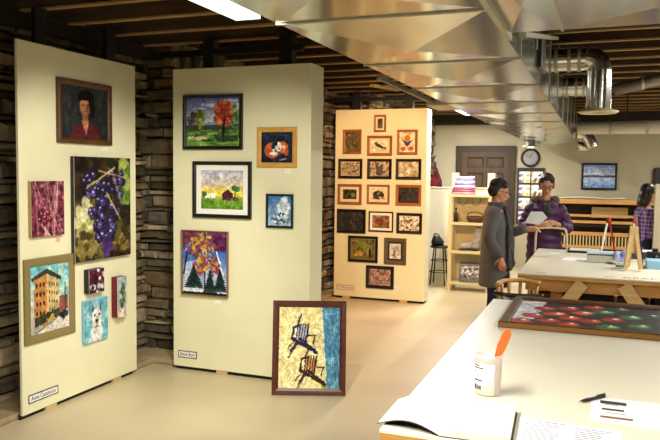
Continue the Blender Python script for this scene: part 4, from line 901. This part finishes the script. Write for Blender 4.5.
# cream shelf unit
t = thing('shelf_unit', 'cream painted open shelf unit in front of the half wall', 'shelf', FS(-2.06, 10.3)); t.scale = (K, K, K)
M_sh = mat('shelf_paint', (206, 190, 146), .55, var=.04)
for x, y in ((0, 0), (.57, 0), (0, .34), (.57, .34)): obj('post', bx(x, x+.05, y, y+.05, 0, 1.405), M_sh, t)
for z in (.10, .56, .98, 1.39): obj('shelf', bx(-.005, .625, -.005, .395, z, z+.035), M_sh, t)
obj('back_panel', bx(.05, .57, .37, .385, .1, 1.39), M_sh, t)
for i, x in enumerate((.15, .34)):
    bm = bmesh.new(); tube(bm, smooth_path([(x, .0, 1.37), (x+.01, -.02, 1.30), (x+.06, -.03, 1.27), (x+.11, -.02, 1.31), (x+.12, 0, 1.37)], 5), .005, 6); obj('wire_loop', bm, M_black, t)
# items
t = thing('folded_textiles', 'plastic-wrapped pile of purple, blue and red striped textiles on top of the shelf', 'textiles', FS(-1.86, 10.47, 1.4265), .1); t.scale = (K, K, K)
for k, c_ in enumerate([(206, 120, 150), (110, 60, 110), (190, 50, 70), (206, 200, 230), (90, 110, 190), (226, 230, 244), (120, 90, 180), (236, 236, 246)]):
    z = k*.033; s = 1-.04*k; bm = bmesh.new(); loft(bm, [(-.02+.005*k, 0, z, .17*s, .13), (-.02+.005*k, 0, z+.016, .18*s, .14), (-.02+.005*k, 0, z+.032, .17*s, .13)], power=4); obj('fold', bm, mat('textile_%d' % k, c_, .35, scale=18, col2=tuple(min(255, v+50) for v in c_)), t, smooth=True)
t = thing('paper_stack', 'loose pale papers on the shelf top beside the textiles', 'papers', FS(-1.58, 10.45, 1.4265), -.1); t.scale = (K, K, K)
obj('sheets', bx(-.08, .11, -.1, .1, 0, .02), M_white, t); obj('top_sheet', bx(-.06, .09, -.08, .12, .0205, .024), mat('bluish_paper', (190, 206, 220), .6), t)
t = thing('dark_bottle', 'dark bottle standing at the left of the second shelf', 'bottle', FS(-1.97, 10.4, 1.0165)); t.scale = (K, K, K)
bm = bmesh.new(); lathe(bm, [(.03, 0), (.032, .01), (.032, .12), (.014, .15), (.012, .19)], 20); obj('glass', bm, mat('dark_glass', (40, 24, 18), .15), t, smooth=True); bm = bmesh.new(); lathe(bm, [(.015, .19), (.015, .21)], 16); obj('cap', bm, M_black, t)
t = thing('brown_basket', 'brown basket with a handle on the second shelf', 'basket', FS(-1.70, 10.46, 1.0165)); t.scale = (K, K, K)
bm = bmesh.new(); lathe(bm, [(.09, 0), (.12, .04), (.125, .085), (.118, .085), (.11, .04), (.08, .01)], 24, close=False); obj('bowl', bm, mat('wicker', (74, 46, 26), .8, var=.35, scale=60, bump=.5), t, smooth=True)
bm = bmesh.new(); tube(bm, smooth_path([(-.12, 0, .08), (-.09, 0, .13), (0, 0, .15), (.09, 0, .13), (.12, 0, .08)], 5), .006, 6); obj('handle', bm, mat('wicker', (74, 46, 26)), t)
t = thing('grey_boot', 'grey and white boot standing on the third shelf', 'boot', FS(-1.70, 10.44, .6040), .0); t.scale = (K, K, K)
bm = bmesh.new(); M = None
ell(bm, (-.11, 0, .062), (.12, .05, .05)); ell(bm, (.0, 0, .075), (.08, .05, .06)); 
for k in range(6): ell(bm, (.02+.008*k, 0, .08+.045*k), (.05, .045, .04))
remesh(obj('upper', bm, mat('grey_felt', (120, 116, 118), .9, scale=14, col2=(196, 192, 190)), t), .008, 3); obj('sole', bx(-.22, .07, -.045, .045, 0, .012), M_black, t, bevel=.005)
t = thing('patterned_box', 'grey box with a pale swirling pattern on the lowest shelf', 'box', FS(-1.72, 10.46, .1385)); t.scale = (K, K, K)
cv = Cv(36, 26, (110, 112, 120)); cv.cloud(.5, .45, .4, .35, 50, .05, [(180, 184, 190), (90, 92, 100), (60, 60, 66), (206, 206, 206)]); cv.line((.05, .2), (.95, .1), .04, (214, 214, 214)); cv.line((.3, .6), (.8, .3), .05, (220, 220, 220), .7); cv.noise(10)
obj('carton', bx(-.17, .17, -.12, .12, 0, .27), mat('grey_card', (96, 96, 104), .7), t); picture('printed_face', cv, .33, .26, t, -.1245, .004)
# black stool with bag
t = thing('metal_stool', 'black metal bar stool beside the shelf unit at the half wall', 'stool', FS(-2.3, 10.85)); t.scale = (K, K, K)
bm = bmesh.new(); lathe(bm, [(.13, .575), (.145, .585), (.145, .6), (.12, .605)], 24); obj('seat', bm, M_black, t, smooth=True)
for k in range(4):
    a = PI/4+k*PI/2; bm = bmesh.new(); tube(bm, [(.1*math.cos(a), .1*math.sin(a), .58), (.16*math.cos(a), .16*math.sin(a), 0)], .011, 8); obj('leg', bm, M_black, t)
for z, r_ in ((.2, .145), (.38, .125)):
    bm = bmesh.new(); tube(bm, [(r_*math.cos(a), r_*math.sin(a), z) for a in np.linspace(0, 2*PI, 24, endpoint=False)], .008, 6, closed=True); obj('foot_ring', bm, M_black, t)
t = thing('black_bag', 'lumpy black bag sitting on the black metal stool', 'bag', FS(-2.33, 10.84, .608)); t.scale = (K, K, K)
bm = bmesh.new(); loft(bm, [(0, 0, 0, .09, .08), (0, 0, .06, .1, .09), (-.01, 0, .12, .07, .07), (-.02, 0, .155, .03, .04)]); obj('body', bm, mat('black_nylon', (16, 16, 18), .6, bump=.6, scale=14), t, smooth=True)
bm = bmesh.new(); tube(bm, smooth_path([(-.06, -.03, .12), (-.04, -.05, .18), (.02, -.05, .18), (.04, -.03, .12)], 5), .008, 6); obj('handle', bm, M_black, t)

# long wooden loom-like bench
t = thing('wooden_loom', 'long honey wood loom bench with rails and a row of spindles along the back wall', 'loom', (-.86, 12.2, G)); t.scale = (1, 1, .953)
LW = 1.9
obj('top_board', bx(0, LW, 0, .5, 1.26, 1.34), M_oak, t, bevel=.006)
for z0, z1, nm in ((1.04, 1.08, 'breast_rail'), (.93, .975, 'lower_breast_rail'), (.72, .78, 'reed_rail'), (.50, .55, 'bottom_rail')):
    obj(nm, bx(.03, LW-.03, .0, .05, z0, z1), M_oak, t, bevel=.004)
for x in (.0, LW-.07): obj('end_frame', bx(x, x+.07, .02, .48, 0, 1.2599), M_oak, t, bevel=.004)
for k in range(36):
    x = .09+k*.049; obj('spindle', bx(x, x+.02, .01, .035, .55, .72), M_pine, t)
obj('back_board', bx(.07, LW-.07, .42, .45, .1, 1.255), mat('loom_dark_board', (66, 52, 36), .8, var=.2), t)
obj('rear_shelf', bx(.07, LW-.07, .12, .42, .86, .885), mat('loom_dark_board', (66, 52, 36), .8), t)
obj('rear_box', bx(.75, 1.3, .2, .4, 1.02, 1.2), M_pine, t)
t = thing('paper_roll', 'long curled white paper sheet lying on top of the loom bench', 'paper', (-.15, 12.4, 1.3415))
bm = bmesh.new(); n = 20; pts = [(-.5+k/n*1.05, .0) for k in range(n+1)]
sheet(bm, (-.5, -.12), (.55, -.14), (-.45, .15), (.5, .13), lambda s: .006+.02*abs(math.sin(s*4.2))*(1-.3*s), lambda s: .008); obj('sheet', bm, M_white, t)
t = thing('dark_bin', 'dark box under the loom rails left of the plaid shirt', 'box', (-.1, 12.23, G)); obj('body', bx(-.3, .3, .05, .3, 0, .45), M_dark, t); obj('lid', bx(-.31, .31, .04, .31, .4505, .48), M_black, t)

# ================================================================== PEOPLE
def limb(bm, pts, rad, seg=14, flat=(1, 1), n=5):
    P = smooth_path(pts, n); m = len(pts)-1; Rr = []
    for i in range(len(P)):
        s = i/n; k = min(int(s), m-1); f_ = s-k; Rr.append(rad[k]*(1-f_)+rad[k+1]*f_)
    tube(bm, P, Rr, seg, flat=flat); 
    ell(bm, P[0], (Rr[0],)*3, seg=10); ell(bm, P[-1], (Rr[-1],)*3, seg=10)
def hand(bm, wrist, direc, normal, side, curl=.5, s=1.0):
    """palm + four unequal bent fingers + thumb from the side; direc along the hand, normal = back of hand"""
    w_ = Vector(wrist); d_ = Vector(direc).normalized(); nrm = Vector(normal); nrm = (nrm-d_*nrm.dot(d_)).normalized(); sd = d_.cross(nrm)*side
    limb(bm, [w_-d_*.03*s, w_+d_*.035*s, w_+d_*.08*s], [.024*s, .031*s, .03*s], 12, n=3)
    for sg in (-1, 1): limb(bm, [w_+d_*.02*s+sd*sg*.014*s, w_+d_*.08*s+sd*sg*.024*s], [.017*s, .014*s], 8, n=2)
    for k, (o_, L) in enumerate(((-.032, .058), (-.011, .072), (.011, .078), (.032, .07))):
        b = w_+d_*.075*s+sd*o_*s; a = curl*.5; p = [b]; dd = d_.copy()
        for q in range(3):
            a = curl*(.55+.25*q); dd = (dd*math.cos(a)-nrm*math.sin(a)).normalized(); nn = nrm
            p.append(p[-1]+dd*L*s*(.42, .32, .26)[q])
        limb(bm, p, [.0095*s, .009*s, .0085*s, .0075*s], 8, n=2)
    b = w_+d_*.02*s+sd*.022*s; limb(bm, [b, b+(d_*.5+sd*.8-nrm*.25).normalized()*.04*s, b+(d_*.5+sd*.8-nrm*.25).normalized()*.04*s+(d_*.9+sd*.2-nrm*.3).normalized()*.032*s], [.013*s, .011*s, .009*s], 8, n=2)
def head(bm, c, s=1.0, M=None):
    """head facing -Y, centre c = middle of the skull; s scales; appended to bm after rotation M about c"""
    tmp = bmesh.new(); E = lambda p, r, rot=(0, 0, 0): ell(tmp, tuple(v*s for v in p), tuple(v*s for v in r), rot, 14)
    E((0, .015, .03), (.074, .092, .088)); E((0, -.02, -.03), (.06, .068, .072)); E((0, -.045, -.082), (.034, .034, .028)); E((0, -.012, -.06), (.052, .05, .045))
    E((0, -.092, -.022), (.011, .02, .026), (.35, 0, 0)); E((0, -.102, -.038), (.014, .013, .011)); E((0, -.084, .012), (.05, .016, .012))
    for q in (-1, 1):
        E((q*.036, -.066, -.028), (.022, .02, .02)); E((q*.075, .012, -.012), (.010, .02, .03))
    E((0, -.084, -.062), (.022, .012, .006)); E((0, -.082, -.070), (.019, .012, .006))
    MM = Matrix.Translation(c) @ (M or Matrix())
    bmesh.ops.transform(tmp, matrix=MM, verts=tmp.verts); me = bpy.data.meshes.new('t'); tmp.to_mesh(me); tmp.free(); bm.from_mesh(me); bpy.data.meshes.remove(me)
def faceparts(root, c, s, M, glasses=True, gl_m=M_glass):
    MM = Matrix.Translation(c) @ M
    for nm, m, items in (('eyes', mat('eye_white', (226, 222, 216), .3), [((q*.031, -.080, -.004), (.0125, .008, .008)) for q in (-1, 1)]),
                         ('irises', mat('iris_brown', (40, 26, 20), .3), [((q*.031, -.0868, -.004), (.006, .004, .006)) for q in (-1, 1)]),
                         ('lips', mat('lip', (160, 82, 76), .5), [((0, -.094, -.064), (.021, .006, .004)), ((0, -.092, -.070), (.018, .006, .004))]),
                         ('eyebrows', mat('brow_hair', (40, 28, 22), .8), [((q*.032, -.094, .017), (.019, .006, .0035)) for q in (-1, 1)])):
        b = bmesh.new()
        for p, r_ in items: ell(b, tuple(v*s for v in p), tuple(v*s for v in r_), seg=10)
        bmesh.ops.transform(b, matrix=MM, verts=b.verts); obj(nm, b, m, root, smooth=True)
    if glasses:
        b = bmesh.new()
        for q in (-1, 1):
            tube(b, [(s*(q*.034+.025*math.cos(a)), -s*.108, s*(-.006+.018*math.sin(a))) for a in np.linspace(0, 2*PI, 18, endpoint=False)], .0028*s, 6, closed=True)
            tube(b, [(q*.058*s, -.106*s, 0), (q*.082*s, .015*s, .004*s)], .0026*s, 6)
        tube(b, [(-.01*s, -.108*s, 0), (.01*s, -.108*s, 0)], .0025*s, 6)
        bmesh.ops.transform(b, matrix=MM, verts=b.verts); obj('glasses', b, gl_m, root, smooth=True)
def hairdo(root, c, s, M, blobs, m, vox=.007):
    b = bmesh.new()
    for p, r_, *rt in blobs: ell(b, tuple(v*s for v in p), tuple(v*s for v in r_), rt[0] if rt else (0, 0, 0), 14)
    bmesh.ops.transform(b, matrix=Matrix.Translation(c) @ M, verts=b.verts)
    o = remesh(obj('hair', b, m, root), vox, 2)
    return o
def legs(bm, hx=.09, foot=True, zh=.86, spread=.1):
    for q in (-1, 1):
        limb(bm, [(q*hx, 0, zh), (q*spread, -.01, .47), (q*spread, .01, .09)], [.082, .056, .038], 14); limb(bm, [(q*spread, .02, .05), (q*spread, -.06, .04), (q*spread, -.15, .035)], [.036, .034, .028], 10)
def person(label, loc, rz): return thing('person', label, 'person', loc, rz)
def trousers_shoes(t, m, ms, zh=.9, spread=.1, hem=.07):
    b = bmesh.new()
    for q in (-1, 1): limb(b, [(q*.09, 0, zh), (q*spread, -.01, .47), (q*spread, .01, hem+.07)], [.105, .078, .072], 16)
    remesh(obj('trousers', b, m, t), .012, 2)
    for q in (-1, 1):
        b = bmesh.new(); ell(b, (q*spread, -.05, .045), (.05, .135, .044)); ell(b, (q*spread, .03, .07), (.045, .055, .05)); o = obj('shoe', b, ms, t, smooth=True); remesh(o, .012, 1)
M_jean = mat('dark_jeans', (28, 34, 58), .8, var=.15, scale=40)
M_shoe = mat('black_shoe', (20, 18, 18), .4)

# --- woman one, grey coat, profile
t = person('person in a long grey coat and dark scarf standing in profile with one arm out', (-.97, 7.25, G), math.radians(97)); t.scale = (.95,)*3
hc = Vector((0, -.035, 1.565)); HM = Euler((math.radians(14), 0, math.radians(3))).to_matrix().to_4x4(); hs = 1.02
b = bmesh.new(); legs(b); loft(b, [(0, 0, .82, .15, .11), (0, 0, 1.0, .13, .1), (0, 0, 1.25, .16, .11), (0, 0, 1.36, .14, .09), (0, 0, 1.4, .06, .06)])
limb(b, [(0, .02, 1.35), (0, -.01, 1.5)], [.06, .052]); head(b, hc, hs, HM)
# right arm hangs (camera side = local -x), left arm reaches toward -y
RA = [(-.19, .02, 1.34), (-.25, .05, 1.08), (-.235, -.06, .885)]; LA = [(.19, .0, 1.34), (.21, -.10, 1.12), (.13, -.33, 1.165)]
limb(b, RA, [.05, .04, .026]); hand(b, RA[-1], (.02, -.22, -1), (-1, .1, 0), 1, .35)
limb(b, LA, [.05, .04, .026]); hand(b, LA[-1], (-.12, -1, .05), (.1, 0, 1), -1, .5)
remesh(obj('body', b, M_skin, t), .006, 2)
faceparts(t, hc, hs, HM)
M_hair1 = mat('black_hair', (22, 18, 18), .5, var=.3, scale=60, stretch=(1, 1, .3))
hairdo(t, hc, hs, HM, [((0, .03, .055), (.083, .095, .082)), ((0, .06, .0), (.076, .066, .08)), ((-.05, -.02, .068), (.033, .05, .036)), ((.05, -.02, .068), (.033, .05, .036)), ((0, -.03, .095), (.045, .03, .024), (.4, 0, 0)), ((-.072, .045, -.0), (.012, .04, .04)), ((.072, .045, -.0), (.012, .04, .04))], M_hair1)
trousers_shoes(t, M_jean, M_shoe)
b = bmesh.new(); loft(b, [(0, .0, .56, .225, .165), (0, .0, .75, .22, .16), (0, .0, .95, .205, .15), (0, .0, 1.08, .195, .14), (0, .0, 1.22, .205, .135), (0, .015, 1.33, .195, .11), (0, .02, 1.385, .13, .085), (0, .02, 1.42, .075, .07)])
limb(b, [(-.17, .02, 1.33), (-.255, .055, 1.08), (-.24, -.045, .925)], [.078, .064, .055]); limb(b, [(.17, .0, 1.33), (.215, -.10, 1.12), (.138, -.29, 1.16)], [.078, .062, .052])
M_coat = mat('grey_wool', (84, 82, 84), .95, scale=120, col2=(104, 101, 101), bump=.15)
remesh(obj('coat', b, M_coat, t), .010, 3)
b = bmesh.new()
for q in (-1, 1): bar(b, (q*.03, -.115, 1.37), (q*.075, -.168, 1.1), .06, .014, up=(0, 1, 0))
obj('lapel', b, M_coat, t, bevel=.004)
b = bmesh.new(); loft(b, [(0, .01, 1.37, .1, .095), (0, .005, 1.41, .09, .085), (0, .005, 1.45, .078, .078)], cap=True); 
limb(b, [(.03, -.1, 1.38), (.05, -.165, 1.15), (.06, -.175, .8)], [.035, .04, .045], flat=(1, .6)); limb(b, [(-.04, -.09, 1.38), (-.10, -.14, 1.15), (-.11, -.145, .78)], [.035, .046, .05], flat=(1, .7))
remesh(obj('scarf', b, mat('dark_scarf', (18, 20, 22), .9, scale=34, col2=(96, 98, 100), stretch=(1, 1, .4)), t), .009, 1)
# --- woman two, purple quilted coat, facing the camera
t = person('person in a purple quilted coat and glasses reading a white paper', (-.575, 8.46, G), math.radians(12)); t.scale = (.95,)*3
hc = Vector((0, -.055, 1.625)); HM = Euler((math.radians(17), 0, math.radians(-6))).to_matrix().to_4x4(); hs = 1.03
b = bmesh.new(); legs(b); loft(b, [(0, 0, .82, .16, .12), (0, 0, 1.0, .15, .11), (0, 0, 1.25, .17, .12), (0, 0, 1.38, .15, .1), (0, 0, 1.43, .06, .06)])
limb(b, [(0, .02, 1.38), (0, -.01, 1.53)], [.06, .052]); head(b, hc, hs, HM)
RA = [(-.17, .0, 1.33), (-.25, -.07, 1.13), (-.10, -.27, 1.16)]; LA = [(.17, .0, 1.33), (.26, -.07, 1.12), (.10, -.26, 1.17)]
limb(b, RA, [.05, .04, .027]); hand(b, RA[-1], (.9, -.35, .1), (-.2, -.5, .8), -1, .5); limb(b, LA, [.05, .04, .027]); hand(b, LA[-1], (-.9, -.3, .25), (.2, -.5, .8), 1, .5)
remesh(obj('body', b, M_skin, t), .006, 2)
faceparts(t, hc, hs, HM)
hairdo(t, hc, hs, HM, [((0, .03, .055), (.085, .096, .083)), ((0, .05, .0), (.08, .07, .085)), ((-.055, -.02, .066), (.034, .045, .04)), ((.055, -.02, .066), (.034, .045, .04)), ((0, -.045, .098), (.055, .038, .026), (.3, 0, 0)), ((-.077, .03, -.005), (.013, .04, .05)), ((.077, .03, -.005), (.013, .04, .05))], mat('dark_brown_hair', (44, 28, 22), .5, var=.3, scale=60))
trousers_shoes(t, M_jean, M_shoe)
b = bmesh.new(); zs = np.linspace(.62, 1.34, 15)
rg = []
for i, z in enumerate(zs):
    k = (z-.62)/.72; puff = .007*(1 if i % 2 else -1); rg.append((0, 0, z, .215-.02*k+puff, .16-.015*k+puff))
rg += [(0, .01, 1.38, .165, .115), (0, .01, 1.44, .12, .09)]
loft(b, rg)
for arm in ([(-.17, .0, 1.33), (-.255, -.06, 1.12), (-.13, -.24, 1.15)], [(.17, .0, 1.33), (.26, -.06, 1.11), (.13, -.23, 1.16)]):
    P = smooth_path(arm, 7); tube(b, P, [.076-.018*i/14+.006*(1 if i % 2 else -1) for i in range(15)], 14); ell(b, P[0], (.076,)*3)
remesh(obj('coat', b, mat('purple_nylon', (52, 16, 46), .55, scale=5, col2=(78, 28, 92)), t), .009, 1)
b = bmesh.new()
for a in np.linspace(-.2*PI, 1.2*PI, 16): ell(b, (.125*math.cos(a), .035+.075*math.sin(a), 1.44+.012*math.sin(a*7)), (.05, .042, .045), seg=8)
remesh(obj('fur_collar', b, mat('grey_brown_fur', (60, 50, 48), .95, scale=50, col2=(120, 110, 104), bump=.8), t), .010, 1)
b = bmesh.new(); ell(b, (0, -.06, 1.39), (.065, .05, .04)); limb(b, [(0, -.12, 1.37), (.01, -.15, 1.31)], [.04, .04]); remesh(obj('scarf', b, mat('dark_green_scarf', (34, 44, 42), .9, scale=30, col2=(84, 84, 70)), t), .009, 1)
t = thing('white_paper', 'white folded paper held by the person in the purple coat', 'paper', (-.66, 8.145, 1.235), rot=(math.radians(52), math.radians(-12), math.radians(14)))
bm = bmesh.new(); prism(bm, [(-.12, -.03), (.02, -.09), (.13, -.02), (.10, .07), (-.02, .1)], -.002, .002); obj('sheet', bm, M_white, t); bm = bmesh.new(); prism(bm, [(-.05, -.05), (.06, -.05), (.06, .06), (-.04, .07)], .003, .005); obj('inner_sheet', bm, M_white, t)
# --- woman three, plaid shirt
t = person('person with long dark hair and a purple plaid shirt at the right edge, turned away', (.52, 9.25, G), math.radians(112)); t.scale = (.92, .92, .96)
hc = Vector((0, -.04, 1.50)); HM = Euler((math.radians(16), 0, 0)).to_matrix().to_4x4(); hs = 1.0
b = bmesh.new(); legs(b); loft(b, [(0, 0, .80, .15, .11), (0, 0, .98, .13, .1), (0, 0, 1.2, .15, .11), (0, 0, 1.31, .13, .09), (0, 0, 1.35, .06, .06)])
limb(b, [(0, .02, 1.3), (0, -.01, 1.45)], [.058, .05]); head(b, hc, hs, HM)
RA = [(-.17, .0, 1.28), (-.22, -.03, 1.03), (-.15, -.26, 1.0)]; LA = [(.17, .0, 1.28), (.22, -.03, 1.03), (.15, -.26, 1.0)]
for A, sd in ((RA, -1), (LA, 1)): limb(b, A, [.046, .037, .025]); hand(b, A[-1], (0, -1, -.1), (0, 0, 1), sd, .5)
remesh(obj('body', b, M_skin, t), .006, 2); faceparts(t, hc, hs, HM, False)
hairdo(t, hc, hs, HM, [((0, .03, .05), (.088, .1, .085)), ((0, .06, -.03), (.088, .062, .11)), ((0, .075, -.11), (.08, .042, .075)), ((-.072, .03, -.06), (.024, .045, .11)), ((.072, .03, -.06), (.024, .045, .11)), ((0, -.045, .088), (.06, .05, .035), (.3, 0, 0))], mat('dark_hair', (34, 22, 20), .4, var=.3, scale=60))
trousers_shoes(t, M_jean, M_shoe)
m = bpy.data.materials.new('purple_plaid'); m.use_nodes = True; nt = m.node_tree; bs = nt.nodes['Principled BSDF']; bs.inputs['Roughness'].default_value = .85
tc = nt.nodes.new('ShaderNodeTexCoord'); outs = []
for dr in ('X', 'Y', 'Z'):
    wv = nt.nodes.new('ShaderNodeTexWave'); wv.bands_direction = dr; wv.inputs['Scale'].default_value = 6.5; nt.links.new(tc.outputs['Object'], wv.inputs['Vector'])
    rp = nt.nodes.new('ShaderNodeMath'); rp.operation = 'GREATER_THAN'; rp.inputs[1].default_value = .82; nt.links.new(wv.outputs['Fac'], rp.inputs[0]); outs.append(rp.outputs[0])
ad = nt.nodes.new('ShaderNodeMath'); ad.operation = 'MAXIMUM'; nt.links.new(outs[0], ad.inputs[0]); nt.links.new(outs[1], ad.inputs[1])
a2 = nt.nodes.new('ShaderNodeMath'); a2.operation = 'ADD'; nt.links.new(ad.outputs[0], a2.inputs[0]); nt.links.new(outs[2], a2.inputs[1])
a3 = nt.nodes.new('ShaderNodeMath'); a3.operation = 'MULTIPLY'; a3.inputs[1].default_value = .5; nt.links.new(a2.outputs[0], a3.inputs[0])
cr = nt.nodes.new('ShaderNodeValToRGB'); cr.color_ramp.elements[0].color = (*lin((74, 44, 130)), 1); cr.color_ramp.elements[1].color = (*lin((206, 180, 226)), 1); nt.links.new(a3.outputs[0], cr.inputs[0]); nt.links.new(cr.outputs[0], bs.inputs['Base Color'])
b = bmesh.new(); loft(b, [(0, 0, .78, .19, .14), (0, 0, .98, .17, .125), (0, 0, 1.2, .185, .13), (0, .01, 1.29, .16, .105), (0, .01, 1.34, .09, .07)])
limb(b, [(-.15, .0, 1.27), (-.225, -.03, 1.04), (-.17, -.19, 1.01)], [.07, .06, .05]); limb(b, [(.15, .0, 1.27), (.225, -.03, 1.04), (.17, -.19, 1.01)], [.07, .06, .05])
remesh(obj('shirt', b, m, t), .010, 2)
